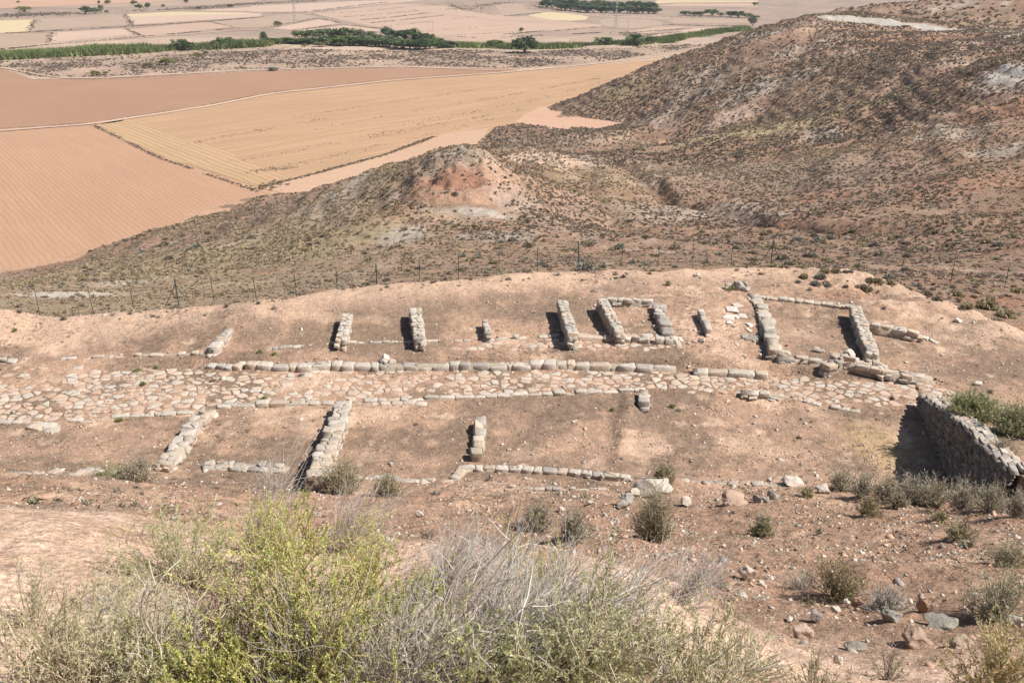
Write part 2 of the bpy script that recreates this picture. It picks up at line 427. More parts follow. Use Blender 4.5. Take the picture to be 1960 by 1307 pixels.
# plain: rough ground between the fields
t = np.clip(.5 + m1 * .8 + m2 * .5, 0, 1)[:, None]
c2 = np.array([.36, .27, .205]) * (1 - t) + np.array([.48, .345, .26]) * t
nf = (sstep(500, 430, Y) * 1.0)[:, None]; c2 = c2 * (1 - nf) + np.array([.405, .25, .162]) * nf
ff = sstep(820, 900, Y)[:, None]; c2 = c2 * (1 - ff * .28 * np.array([1, 1, .95]))
for z, c in ((0, c0), (1, c1), (2, c2)): col[zone == z] = c[zone == z]
lf_ = (zone == 1) * sstep(10, -25, X) * sstep(210, 150, Y) * .55; col = col * (1 - lf_[:, None]) + np.array([.325, .25, .165]) * lf_[:, None] * (1 + .3 * m2[:, None])
col = blobs(X, Y, col, [
    # cone
    (870,335,120,45,(.31,.25,.20),.75),(872,348,98,30,(.38,.215,.145),.95),(868,338,74,17,(.28,.15,.10),.95),(880,360,60,5,(.27,.14,.09),.8),(895,378,75,11,(.46,.28,.19),.85),(800,425,85,16,(.44,.30,.21),.6),(905,404,95,9,(.44,.39,.335),.75),(770,455,55,18,(.42,.37,.315),.7),(960,450,80,14,(.40,.36,.31),.6),(690,350,90,20,(.36,.31,.27),.7),
    (860,290,60,10,(.34,.30,.25),.8),(940,300,35,20,(.38,.33,.28),.4),(980,380,40,30,(.47,.38,.31),.5),(1060,300,100,18,(.56,.41,.31),.75),(1090,430,70,30,(.46,.36,.29),.5),(760,400,40,16,RED,.5),
    (1120,300,40,12,CH,.6),(960,330,40,30,PEACH,.5),
    # left slope
    (130,560,90,10,(.60,.52,.43),.9),(250,540,70,7,(.58,.50,.42),.6),(420,470,60,6,(.58,.44,.34),.7),(500,522,30,3,RED,.9),(350,500,260,16,YG,.55),(550,490,160,20,YG,.5),(640,450,130,20,YG,.35),(200,585,200,10,YG,.4),
    (600,420,120,30,(.42,.33,.24),.5),(430,545,90,6,(.52,.38,.28),.6),
    # valley
    (1350,410,120,10,(.52,.43,.36),.6),(1200,400,120,40,(.44,.34,.25),.5),(1500,435,60,7,RED,.6),(1560,438,50,5,PEACH,.5),(1560,380,50,6,RED,.6),(1280,385,25,7,BROWN,.8),(1150,340,90,30,YG,.35),
    (1480,245,150,16,YG,.8),(1350,265,100,14,YG,.7),(1620,205,90,11,YG,.7),(1750,165,80,10,YG,.6),(1850,130,60,10,YG,.5),(1700,310,250,60,BROWN,.45),(1800,420,180,60,BROWN,.45),(1550,330,150,40,(.30,.235,.18),.5),
    (1330,330,110,30,(.30,.24,.19),.5),(1080,270,120,10,(.36,.27,.2),.7),
    # right slope
    (1820,250,60,20,CH,.55),(1900,290,60,16,CH,.6),(1950,130,50,25,(.52,.48,.43),.85),(1930,160,50,20,(.50,.46,.41),.6),(1570,262,40,14,CH,.7),(1930,210,50,20,RED,.7),(1850,340,120,12,RED,.5),(1950,350,60,12,RED,.5),
    # big hill
    (1340,165,60,30,CH,.5),(1450,170,90,16,CH,.75),(1540,95,80,10,CH,.5),(1400,225,50,12,(.58,.42,.33),.85),(1280,215,60,20,CH,.5),(1360,195,40,10,RED,.8),(1620,100,30,8,CH,.6),(1800,85,120,10,RED,.7),(1700,80,100,9,RED,.55),
    (1820,120,40,10,CH,.5),(1550,60,130,9,(.44,.29,.2),.6),(1230,160,90,20,YG,.5),(1170,180,60,16,YG,.5),(1500,55,60,6,CH,.4),(1450,65,50,12,(.44,.36,.3),.6),
    # far spur
    (1830,10,60,6,CH,.5),(1900,45,80,4,YG,.5),
    # bank and terrace
    (250,600,150,14,SOILP,.6),(150,640,130,26,SOILP,.6),(500,640,60,14,SOILB,.8),(560,600,200,10,SOILP,.4),(430,600,40,8,SOILB,.6),(900,590,60,20,SOILB,.5),(1020,600,60,25,SOILB,.3),(1350,640,60,15,SOILP,.5),
    (700,800,60,12,SOILP,.3),(1230,850,60,25,SOILP,.75),(1420,850,60,18,SOILP,.6),(1500,870,60,12,SOILP,.4),(1600,800,120,20,SOILB,.45),(1690,860,55,50,(.50,.36,.2),.7),(1000,870,60,14,SOILP,.4),(700,870,80,14,SOILP,.35),
    (1650,715,120,7,SOILB,.8),(950,705,150,6,SOILB,.7),(1300,705,80,5,SOILB,.6),(200,720,160,9,SOILB,.5),(100,910,120,12,SOILB,.6),(120,965,150,12,SOILB,.7),(1850,640,90,20,SOILP,.4),(1620,560,60,12,RED,.5),(1480,600,60,30,SOILB,.25),
    (1560,645,100,28,SOILB,.35),(1300,540,150,10,SOILB,.35),(150,840,160,14,SOILB,.35),(1120,585,30,20,SOILB,.4),
])
PR = np.array([hit(u, v)[:2] for u, v in [(1562,32),(1600,30),(1640,33),(1720,42),(1800,51),(1850,57),(1800,60),(1770,58),(1690,50),(1610,41),(1566,36)]])
ms = in_poly(X, Y, PR) & (zone > 0); col[ms] = np.array([.385, .345, .295]); zone[ms] = 3
PR2 = np.array([hit(u, v)[:2] for u, v in [(1880,58),(1960,52),(2050,50),(2050,76),(1960,75),(1900,68)]])
ms = in_poly(X, Y, PR2) & (zone > 0); col[ms] = np.array([.44, .37, .30]); zone[ms] = 3
RPOLY = PZ(*np.array([(-120,112),(0,118),(150,108),(330,98),(480,90),(600,95),(760,98),(900,95),(1000,100),(1370,84),(1340,96),(1280,106),(1150,121),(980,134),(760,127),(480,134),(190,149),(70,149),(30,137),(-120,120)], float).T, PLAIN)[:, :2]
ms = in_poly(X, Y, RPOLY) & (zone == 2); col[ms] = (col[ms] * np.array([.80, .78, .77])) * (1 + .35 * fbm(X[ms], Y[ms], 45, 4, 66))[:, None]
# fine furrowed bands running round the big hill (strata)
hb = zone == 1
st = np.sin(Z[hb] * 2.6 + fbm(X[hb], Y[hb], 40, 3, 51) * 5) * sstep(95, 230, Y[hb])
col[hb] *= (1 + .2 * st)[:, None]
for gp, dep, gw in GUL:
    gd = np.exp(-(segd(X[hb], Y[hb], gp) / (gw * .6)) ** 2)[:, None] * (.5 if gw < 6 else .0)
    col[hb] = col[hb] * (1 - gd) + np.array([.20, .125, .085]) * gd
COLG = col
# split the one sheet into setting objects that share their borders
NC = GX.shape[1]
I = np.arange(NR * NC).reshape(NR, NC)
quads = np.stack([I[:-1, :-1], I[:-1, 1:], I[1:, 1:], I[1:, :-1]], -1).reshape(-1, 4)
zq = np.where((zone[quads] == 3).all(1), 3, np.minimum(zone[quads], 2).min(1)); zq = np.where((zq == 2) & (zone[quads] == 3).any(1), 1, zq)
P3 = np.stack([X, Y, Z], 1)
for zi, nm, mt in ((0, 'ground', M_GROUND), (1, 'hillside', M_HILL), (2, 'plain', M_PLAIN), (3, 'plateau_road', M_PLAIN)):
    q = quads[zq == zi]; ids, inv = np.unique(q.ravel(), return_inverse=True)
    tag(mk(nm, P3[ids], [inv.reshape(-1, 4)], mt, COLG[ids], smooth=True), kind='structure')
# ground behind and beside the camera, so the sheet closes round the viewer
ab = np.linspace(50, 310, 66) * math.pi / 180; rb = np.array([0, 1.2, 2.5, 5, 10, 20, 40, 80, 160, 320, 640, 1300, 3000, 6000.])
BA, BR = np.meshgrid(ab, rb); bx_, by_ = BR * np.sin(BA), BR * np.cos(BA)
bz = np.clip(14.4 - by_ * .15, PLAIN, 26) - .02 * np.abs(bx_)
e = np.interp(BR[:, 0], rs, GZ[:, -1]); e2 = np.interp(BR[:, 0], rs, GZ[:, 0])
f = np.clip(np.abs(BA - math.pi) / R(130), 0, 1) ** 3
bz = bz * (1 - f) + np.where(BA < math.pi, e[:, None], e2[:, None]) * f
bz[0] = 14.35
J = np.arange(bz.size).reshape(bz.shape)
tag(mk('hilltop_ground', np.stack([bx_, by_, bz], -1).reshape(-1, 3), [np.stack([J[:-1, :-1], J[1:, :-1], J[1:, 1:], J[:-1, 1:]], -1).reshape(-1, 4)], M_GROUND, np.broadcast_to(SOIL, (bz.size, 3)), smooth=True), kind='structure')
fa_ = np.linspace(-50, 50, 40) * math.pi / 180
V = [(0, 0, 14.35)] + [(1.2 * math.sin(a), 1.2 * math.cos(a), float(gz(1.2 * math.sin(a), 1.2 * math.cos(a)))) for a in fa_]
tag(mk('standing_ground', np.array(V), [np.array([(0, i + 1, i + 2) for i in range(39)])], M_GROUND, np.broadcast_to(SOIL, (len(V), 3))), kind='structure')
# ------------------------------------------------------------------ fields and tracks on the plain
import bmesh
def field_mat(name, c1, c2, ang, amp=.05, streak=.5, spacing=1.3, sscale=.05):
    m, nt, b = mat_base(name)
    tc = N(nt, 'ShaderNodeTexCoord'); mp = N(nt, 'ShaderNodeMapping'); mp.inputs['Rotation'].default_value = (0, 0, R(ang))
    nt.links.new(tc.outputs['Object'], mp.inputs[0])
    mp2 = N(nt, 'ShaderNodeMapping'); mp2.inputs['Scale'].default_value = (.08, 1, 1); nt.links.new(mp.outputs[0], mp2.inputs[0])
    n1 = N(nt, 'ShaderNodeTexNoise'); n1.inputs['Scale'].default_value = sscale * 6; n1.inputs['Detail'].default_value = 6; n1.inputs['Roughness'].default_value = .7; nt.links.new(mp2.outputs[0], n1.inputs[0])
    n2 = N(nt, 'ShaderNodeTexNoise'); n2.inputs['Scale'].default_value = sscale * .35; n2.inputs['Detail'].default_value = 5; nt.links.new(mp.outputs[0], n2.inputs[0])
    wv = N(nt, 'ShaderNodeTexWave', wave_type='BANDS', bands_direction='Y'); wv.inputs['Scale'].default_value = 1 / spacing * .314; wv.inputs['Distortion'].default_value = 3.5; wv.inputs['Detail'].default_value = 3; wv.inputs['Detail Scale'].default_value = .3
    nt.links.new(mp.outputs[0], wv.inputs[0])
    f = mult(nt, mapr(nt, n1.outputs[0], .42, .62, 0, 1), streak)
    f = addv(nt, f, mapr(nt, n2.outputs[0], .4, .65, -.15, .35))
    n4 = N(nt, 'ShaderNodeMath', operation='ADD', use_clamp=True); nt.links.new(f, n4.inputs[0]); n4.inputs[1].default_value = 0
    col = mixc(nt, n4.outputs[0], c1, c2)
    n3 = noise_node(nt, 1.1, 6, .75)
    g = mult(nt, mapr(nt, wv.outputs[0], 0, 1, 1 - amp, 1 + amp), mapr(nt, n3.outputs[0], .3, .7, .90, 1.10))
    nt.links.new(mulv(nt, col, g), b.inputs['Base Color'])
    bp = N(nt, 'ShaderNodeBump'); bp.inputs['Strength'].default_value = .6; bp.inputs['Distance'].default_value = .25
    nt.links.new(addv(nt, mult(nt, wv.outputs[0], .3), n3.outputs[0]), bp.inputs['Height']); nt.links.new(bp.outputs[0], b.inputs['Normal'])
    return m
_fl = [0]
def sheet(name, pts, mat, lift=.06, jit=.6, holes=None):
    P = PZ(*np.array(pts, float).T, PLAIN)[:, :2]
    out = []
    for a, b in zip(P, np.roll(P, -1, 0)):
        L = np.hypot(*(b - a)); n = max(2, min(80, int(L / 4)))
        t = np.arange(n)[:, None] / n; q = a + (b - a) * t
        nrm = np.array([-(b - a)[1], (b - a)[0]]) / (L + 1e-6)
        k = fbm(q[:, 0], q[:, 1], 9, 3, 61 + _fl[0]) * jit * 1.5
        out.append(q + nrm * (k * np.sin(np.pi * t[:, 0]) ** .5)[:, None])
    P = np.concatenate(out); bm = bmesh.new()
    lift = lift + .004 * _fl[0]; _fl[0] += 1
    c = P.mean(0)
    f = bm.faces.new([bm.verts.new((x - c[0], y - c[1], 0)) for x, y in P])
    if f.normal.z < 0: f.normal_flip()
    bmesh.ops.triangulate(bm, faces=[f]); bm.normal_update()
    for f in bm.faces:
        if f.normal.z < 0: f.normal_flip()
    me = bpy.data.meshes.new(name); bm.to_mesh(me); bm.free(); me.materials.append(mat)
    o = bpy.data.objects.new(name, me); C.objects.link(o); o.location = (c[0], c[1], PLAIN + lift)
    return tag(o, kind='structure')
def strip(name, pts, width, mat, lift):
    P = PZ(*np.array(pts, float).T, PLAIN)[:, :2]
    d = np.concatenate([[0], np.cumsum(np.hypot(*np.diff(P, axis=0).T))]); s = np.arange(0, d[-1], 3.0)
    q = np.stack([np.interp(s, d, P[:, 0]), np.interp(s, d, P[:, 1])], 1)
    for _ in range(4): q[1:-1] = (q[:-2] + 2 * q[1:-1] + q[2:]) / 4
    t = np.gradient(q, axis=0); t /= np.linalg.norm(t, axis=1)[:, None]; nr = np.stack([-t[:, 1], t[:, 0]], 1)
    wv = width / 2 * (1 + .35 * fbm(s, s * 0, 12, 3, 71)); wv2 = width / 2 * (1 + .35 * fbm(s, s * 0, 12, 3, 77))
    z = np.full(len(q), PLAIN + lift)
    V = np.concatenate([np.c_[q + nr * wv[:, None], z], np.c_[q - nr * wv2[:, None], z]]); n = len(q)
    i = np.arange(n - 1)
    return tag(mk(name, V, [np.stack([i + n, i + n + 1, i + 1, i], 1)], mat), kind='structure')

PINK = (.46, .325, .25); PINK2 = (.52, .35, .255)
sheet('field', [(-250,110),(0,133),(28,139),(62,152),(190,152),(480,137),(760,130),(960,131.5),(1000,136),(940,140),(760,153),(520,179),(400,203),(175,236),(0,249),(-250,268)],
      field_mat('red_ploughed_soil', (.315, .185, .12), (.355, .215, .143), -35, .06, .5, 2.2), .06, .8)
sheet('field', [(-300,275),(0,253),(174,240),(215,260),(300,303),(420,345),(495,370),(640,372),(680,460),(0,640),(-400,640)],
      field_mat('bare_ploughed_soil', (.385, .23, .148), (.42, .257, .165), 56, .035, .6, 1.4), .06, .5)
sheet('field', [(182,237),(400,205),(520,181),(760,155),(960,141),(1100,129),(1200,119),(1278,112),(1345,150),(1260,215),(1200,240),(1150,263),(1105,263),(1050,244),(995,236),(948,244),(915,272),(900,300),(800,320),(560,376),(490,358),(430,338),(300,297),(217,256)],
      field_mat('stubble', (.44, .275, .17), (.375, .24, .143), -47, .12, 1.5, 2.4, .04), .06, .6)
sheet('field', [(566,373),(505,362),(535,348),(640,325),(740,297),(800,278),(850,256),(935,246),(915,275),(900,300),(800,320)],
      field_mat('fallow', (.45, .29, .195), (.48, .325, .225), 30, .03, .6, 2.0), .07, .5)
sheet('field', [(1030,205),(1085,203),(1130,215),(1200,236),(1200,246),(1140,268),(1090,264),(1040,244),(985,234)],
      field_mat('bare_tongue', (.46, .285, .195), (.50, .32, .225), 60, .03, .6, 2.0), .075, .8)
sheet('field', [(182,240),(215,256),(300,296),(430,337),(500,356),(560,345),(500,320),(380,275),(280,240),(240,229)],
      field_mat('yellow_stubble', (.425, .28, .165), (.375, .252, .143), 52, .10, .8, 2.4), .08, 3)
FM = [field_mat('far_field', PINK, (.49, .36, .28), 95, .03, .7, 4.5), field_mat('far_field_b', (.41, .285, .212), PINK, 20, .02, .7, 5), field_mat('far_field_yellow', (.52, .42, .25), (.5, .37, .255), 100, .05, .5, 6),
      field_mat('far_field_red', (.44, .26, .175), (.5, .325, .23), 8, .02, .8, 5), field_mat('far_field_brown', (.35, .255, .19), (.40, .29, .22), 10, .02, .6, 4)]
for k, P in [(2,[(-60,42),(0,40),(65,38),(55,61),(0,64),(-60,67)]),(0,[(70,38),(236,28),(250,48),(58,60)]),(0,[(242,28),(330,23),(500,26),(500,32),(258,48)]),(2,[(242,28),(330,23),(480,25),(470,27),(300,31),(250,33)]),
             (1,[(380,20),(500,13),(500,23),(400,21.5)]),(0,[(-60,70),(0,66),(97,64),(90,82),(0,91),(-60,95)]),(0,[(103,63),(238,55),(255,67),(98,82)]),(0,[(245,57),(390,43),(450,52),(285,70),(270,67)]),
             (1,[(480,12),(700,2),(820,0),(730,9),(590,23),(480,24)]),(0,[(405,42),(480,36),(570,27),(608,33),(520,54),(450,53)]),(1,[(520,55),(612,38),(650,45),(560,58)]),
             (0,[(600,26),(760,8),(850,12),(980,32),(980,80),(900,80),(830,70),(760,60),(700,50),(622,33)]),(0,[(560,61),(660,50),(740,59),(680,63)]),
             (1,[(945,8),(1000,8),(1010,20),(1060,24),(960,31)]),(2,[(1010,30),(1050,24),(1100,27),(1128,33),(1120,39),(1090,41),(1040,38)]),(0,[(960,34),(1010,32),(1080,42),(1150,48),(1150,52),(1100,56),(960,66)]),
             (4,[(1080,27),(1240,30),(1320,33),(1270,38),(1150,33)]),(1,[(1145,40),(1170,35),(1240,38),(1272,44),(1264,49),(1220,55),(1180,55),(1152,50)]),(4,[(1278,40),(1300,35),(1440,38),(1430,45),(1290,46)]),
             (0,[(1200,62),(1260,52),(1320,51),(1240,65)]),(0,[(1245,69),(1330,55),(1380,53),(1330,66),(1280,71)]),(4,[(1090,75),(1160,68),(1200,80),(1170,84),(1090,80)]),(2,[(1240,9),(1260,1),(1450,2),(1450,5),(1290,6)]),(1,[(1250,12),(1300,7),(1450,7),(1450,14),(1290,13)]),
             (3,[(-80,0),(0,-3),(300,-5),(400,-2),(300,4),(180,9),(0,17),(-80,20)]),(1,[(60,15),(350,2),(520,-2),(480,6),(380,12),(150,16)]),(3,[(350,-2),(700,-6),(900,-6),(700,-1),(520,0)]),(4,[(440,88),(560,89),(530,96),(330,106),(300,101)])]:
    _n = _fl[0]; sheet('field', P, FM[(0, 1, 0, 4)[_n % 4] if k in (0, 1) else k], .05, 1.2)
M_TRACK = vc_mat('track_dirt', (), ()); 
def flat_mat(name, c, scale=.5):
    m, nt, b = mat_base(name); n = noise_node(nt, scale, 6, .7); nt.links.new(mixc(nt, mapr(nt, n.outputs[0], .3, .7, 0, 1), tuple(x * .85 for x in c), tuple(x * 1.12 for x in c)), b.inputs['Base Color']); return m
M_TRACK = flat_mat('track_dirt', (.50, .36, .27), .8)
strip('track', [(-250,273),(0,251),(175,238.5),(400,204),(520,180),(760,154),(960,140),(1100,127),(1180,119),(1280,107),(1330,101),(1420,92)], 3.6, M_TRACK, .26)
strip('track', [(960,136),(900,134),(760,128.5),(480,135.5),(190,151),(120,151),(60,141),(0,130),(-150,122)], 2.5, M_TRACK, .28)
strip('track', [(-100,97),(0,93),(93,85),(260,74),(440,60),(500,58)], 5, M_TRACK, .28)
strip('track', [(600,26),(620,31),(740,55),(830,68),(930,74)], 3.5, M_TRACK, .28)
strip('track', [(780,17),(850,27),(960,40),(1080,44)], 4, M_TRACK, .3)
# ------------------------------------------------------------------ scattered scrub
def leafball(n, size, flat=.62, seed=0, blade=False, core=0):
    r = np.random.default_rng(seed)
    a = r.random(n) * 2 * np.pi; ct = r.random(n) ** .8; st = np.sqrt(1 - ct ** 2)
    rad = (.45 + .55 * r.random(n))
    p = np.stack([np.cos(a) * st, np.sin(a) * st, ct * flat * 1.15], 1) * rad[:, None]
    d = p / np.linalg.norm(p, axis=1)[:, None] + r.normal(0, .35, (n, 3)); d /= np.linalg.norm(d, axis=1)[:, None]
    s = np.cross(d, r.normal(0, 1, (n, 3))); s /= np.linalg.norm(s, axis=1)[:, None]
    L = size * (.7 + .6 * r.random(n))[:, None]
    wd_ = L * (.22 if blade else .5)
    base = p - d * L * (.9 if blade else .5)
    V = np.stack([base - s * wd_, base + s * wd_, p + d * L * .5], 1).reshape(-1, 3)
    V[:, 2] = np.maximum(V[:, 2], -.05)
    return V, np.arange(3 * n).reshape(-1, 3), np.repeat(.75 + .5 * r.random(n), 3)
LB_HI = [leafball(90, .34, .62, i) for i in range(6)]
LB_MID = [leafball(34, .50, .6, 10 + i) for i in range(8)]
LB_LO = [leafball(14, .75, .6, 30 + i) for i in range(8)]
def scatter(P, size, cols, tpls, r=rng, zs=None, sink=.05):
    acc = Acc(); k = r.integers(0, len(tpls), len(P)); zs = np.ones(len(P)) if zs is None else zs
    for i, (TV, TF, TC) in enumerate(tpls):
        m = np.where(k == i)[0]
        if not len(m): continue
        a = r.random(len(m)) * 2 * np.pi; c, s = np.cos(a)[:, None], np.sin(a)[:, None]
        sc = size[m][:, None]
        V = np.stack([(TV[:, 0] * c - TV[:, 1] * s) * sc, (TV[:, 0] * s + TV[:, 1] * c) * sc, TV[:, 2][None] * sc * zs[m][:, None]], -1) + P[m][:, None] - np.array([0, 0, sink])
        F_ = TF[None] + (np.arange(len(m)) * len(TV))[:, None, None]
        cc = cols[m][:, None, :] * TC[None, :, None]
        acc.add(V.reshape(-1, 3), F_.reshape(-1, TF.shape[1]), cc.reshape(-1, 3))
    return acc
PAL = np.array([(.28,.215,.165),(.235,.175,.135),(.34,.27,.18),(.33,.28,.235),(.20,.15,.115),(.39,.32,.245),(.27,.225,.165)])
def pal(n, wts, r=rng):
    wts = np.array(wts, float); k = r.choice(len(PAL), n, p=wts / wts.sum()); return PAL[k] * (.62 + .45 * r.random((n, 1))) * (1 + .05 * r.normal(size=(n, 3)))
def polar_pts(n, r0, r1, a=31.5):
    ang = (rng.random(n) * 2 - 1) * R(a); r = np.sqrt(rng.random(n) * (r1 * r1 - r0 * r0) + r0 * r0)
    return r * np.sin(ang), r * np.cos(ang)
def scrub_band(n, r0, r1, s0, s1, tpl, dens_s):
    x, y = polar_pts(n, r0, r1)
    z = gz(x, y); yed = np.interp(x, EDGE[:, 0], EDGE[:, 1])
    ok = (y > yed + 1.6) & ((z > PLAIN + .12) | in_poly(x, y, SPOLY)) & ~in_poly(x, y, PR) & seen(x, y, 1.3)
    x, y, z = x[ok], y[ok], z[ok]
    d = fbm(x, y, dens_s, 4, 81); keep = rng.random(len(x)) < np.clip(.85 + d * 1.4, .12, 1) * (.78 + .22 * np.sign(np.sin(z * 2.6 + fbm(x, y, 40, 3, 51) * 5)) * sstep(95, 200, r0 + 0 * x + 60))
    # bare patches at the cone top and the chalk apron
    for (u, v, ru, k_) in BARE:
        q = ((x - BW[(u, v)][0]) ** 2 + (y - BW[(u, v)][1]) ** 2) / (ru * BW[(u, v)][1] / F) ** 2
        keep &= ~((q < 1) & (rng.random(len(x)) < k_))
    x, y, z = x[keep], y[keep], z[keep]
    sz = (s0 + (s1 - s0) * rng.random(len(x)) ** 2.2)
    g = fbm(x, y, 30, 3, 82)
    c = pal(len(x), (4, 4, 2.2, 2, 3, 1, 1.5)); yel = np.clip(g * 1.6, 0, 1)[:, None] * .5
    yel = np.clip(yel + (sstep(10, -25, x) * sstep(210, 150, y) * .5 * (rng.random(len(x)) < .7))[:, None], 0, .85)
    c = (c * (1 - yel) + np.array([.35, .285, .175]) * yel) * (1.3 if r1 < 110 else 1.18)
    return np.stack([x, y, z], 1), sz, c
BARE = [(870,345,75,.55),(880,378,70,.8),(905,405,85,.85),(770,455,45,.6),(130,560,70,.6),(1480,245,75,.55),(1350,266,60,.55),(1620,205,60,.5),(1260,282,50,.5),(1740,165,50,.45),(1060,300,70,.4),(1400,225,40,.6),(1570,262,30,.5)]
BW = {(u, v): hit(u, v) for u, v, _, _ in BARE}
sc_all = []
P, S, Cc = scrub_band(38000, 55, 105, .04, .29, None, 7); sc_all.append(scatter(P, S, Cc, LB_MID))
PA, SA = P, S
P, S, Cc = scrub_band(165000, 105, 230, .09, .38, None, 12); sc_all.append(scatter(P, S, Cc, LB_MID[:4] + LB_LO, zs=np.full(len(P), 1.25)))
P, S, Cc = scrub_band(290000, 230, 520, .2, .66, None, 20); sc_all.append(scatter(P, S, Cc, LB_LO, zs=np.full(len(P), 1.4)))
P, S, Cc = scrub_band(26000, 520, 800, .8, 1.8, None, 30); sc_all.append(scatter(P, S, Cc, LB_LO))
# scrub along field margins and over the rough ground of the plain
MARG = [([(178,240),(215,258),(300,301),(420,342),(495,368)],1.5,.55,900),([(0,247),(180,235),(400,200.5),(520,177),(760,151),(960,137)],1.2,.5,1100),([(500,358),(560,344),(640,323),(740,296),(830,262)],1.6,.7,900),([(495,352),(520,350),(540,340),(510,362)],6,.9,260),
  ([(60,152.5),(190,152.5),(480,137.5),(760,130.5)],1.2,.6,500),([(-40,67),(0,65),(60,62),(150,57),(255,51),(400,42),(500,33.5)],5,1.3,700),([(66,38),(57,61)],5,1.3,100),([(238,28),(255,51)],5,1.3,100),([(100,63),(93,83)],5,1.3,80),([(241,56),(272,70)],4,1.2,80),
  ([(-40,97),(0,96),(90,86),(260,72),(440,56)],4,1.2,500),([(400,42),(455,55)],3,1,90),([(580,24),(740,5)],6,1.3,350),([(480,24.5),(580,26)],3,1,90),([(500,55),(610,35),(660,47)],3,1.1,240),([(560,59),(660,47),(740,57),(830,70),(930,74)],3,1.2,330),
  ([(610,27),(700,22),(780,14),(840,10)],2.5,1.1,200),([(650,34),(740,27),(800,21)],2.5,1.2,160),([(670,41),(750,34),(825,25)],3,1.4,260),([(690,47),(760,40),(860,29)],3,1.4,260),([(720,53),(840,40),(910,33)],2,1.1,110),([(800,62),(880,55),(980,48)],2,1,70),([(850,70),(980,62)],2,1,80),([(860,8),(880,18),(940,28),(980,31)],6,1.2,300),
  ([(960,32),(1035,25)],3,1.2,140),([(1060,60),(1150,52)],3,1.2,90),([(960,67),(1040,60)],3,1.2,110),([(1080,67),(1150,63)],4,1.2,120),([(1200,64),(1320,55)],2.5,1.2,160),([(1240,68),(1300,62)],3,1.2,100),([(960,73),(1040,68)],3,1.2,90),([(1100,29),(1300,33.5),(1380,33)],5,1.2,260),
  ([(1280,48),(1340,50),(1430,50)],8,1.2,160),([(350,18),(480,8),(600,2)],40,1.6,900),([(0,32),(60,28),(130,26)],50,1.6,900),([(240,22),(340,18),(420,16)],20,1.3,300),([(880,20),(930,10),(975,5)],30,1.5,400),([(1020,10),(1040,18)],8,1.4,90),([(1180,60),(1240,72),(1290,74)],14,1.2,260)]
mp = []; msz = []
for pts, wdt, s, n in MARG:
    W = PZ(*np.array(pts, float).T, PLAIN)[:, :2]; d = np.concatenate([[0], np.cumsum(np.hypot(*np.diff(W, axis=0).T))]); t = rng.random(n) * d[-1]
    g = vnoise(t / 14 + n, t * 0); t = t[g > .22]
    q = np.stack([np.interp(t, d, W[:, 0]), np.interp(t, d, W[:, 1])], 1) + rng.normal(0, wdt / 2.6, (len(t), 2))
    mp.append(q); msz.append(s * (.35 + .5 * rng.random(len(t))))
q = np.concatenate(mp); z = gz(q[:, 0], q[:, 1]); c = pal(len(q), (4, 3, 4, 1, 3, 1, 2)) * .95
sc_all.append(scatter(np.c_[q, z], np.concatenate(msz), c, LB_LO))
ROUGH = [(-120,112),(0,118),(150,108),(330,98),(480,90),(600,95),(760,98),(900,95),(1000,100),(1300,86),(1370,84),(1290,98),(1150,120),(980,131),(760,126),(480,133),(190,148),(70,148),(30,136),(-120,120)]
RW = PZ(*np.array(ROUGH, float).T, PLAIN)[:, :2]
x = rng.uniform(RW[:, 0].min(), RW[:, 0].max(), 42000); y = rng.uniform(RW[:, 1].min(), RW[:, 1].max(), 42000); ok = in_poly(x, y, RW)
ok &= rng.random(len(x)) < np.clip(.45 + 1.5 * fbm(x, y, 26, 4, 91), .05, 1); x, y = x[ok], y[ok]
sc_all.append(scatter(np.stack([x, y, gz(x, y)], 1), .45 + .7 * rng.random(len(x)) ** 2, pal(len(x), (5, 3, 1, 4, 2, 1, .5)), LB_LO))
A = Acc()
for a in sc_all:
    for V, c in zip(a.V, a.C): pass
    off = A.n
    A.V += a.V; A.C += a.C; A.n += a.n; A.F[3] += [f + off for f in a.F[3]]
tag(A.build('scrub', M_SCRUB), kind='stuff')
# weeds in rows on the stubble
wr = []
for pts in [[(350,278),(520,245),(640,225)],[(450,310),(640,275),(800,240),(950,205)],[(560,318),(700,285),(860,250),(950,225)],[(600,250),(760,218),(1000,178),(1150,150)],[(760,240),(900,215),(1050,185),(1180,150)],[(700,265),(860,235),(1000,210)],[(480,330),(560,320)],[(560,225),(760,195),(960,165)],[(900,196),(1040,172),(1160,148)]]:
    W = PZ(*np.array(pts, float).T, PLAIN)[:, :2]; d = np.concatenate([[0], np.cumsum(np.hypot(*np.diff(W, axis=0).T))]); t = rng.random(260) * d[-1]
    t = t[vnoise(t / 10, t * 0 + 3) > .45]; wr.append(np.stack([np.interp(t, d, W[:, 0]), np.interp(t, d, W[:, 1])], 1) + rng.normal(0, 1.4, (len(t), 2)))
q = np.concatenate(wr); x = q[:, 0]; y = q[:, 1]
tag(scatter(np.c_[q, gz(x, y) + .08], .12 + .25 * rng.random(len(x)), pal(len(x), (1, 1, 6, 0, 0, 3, 5)) * 1.1, LB_LO).build('weeds', M_SCRUB), kind='stuff')

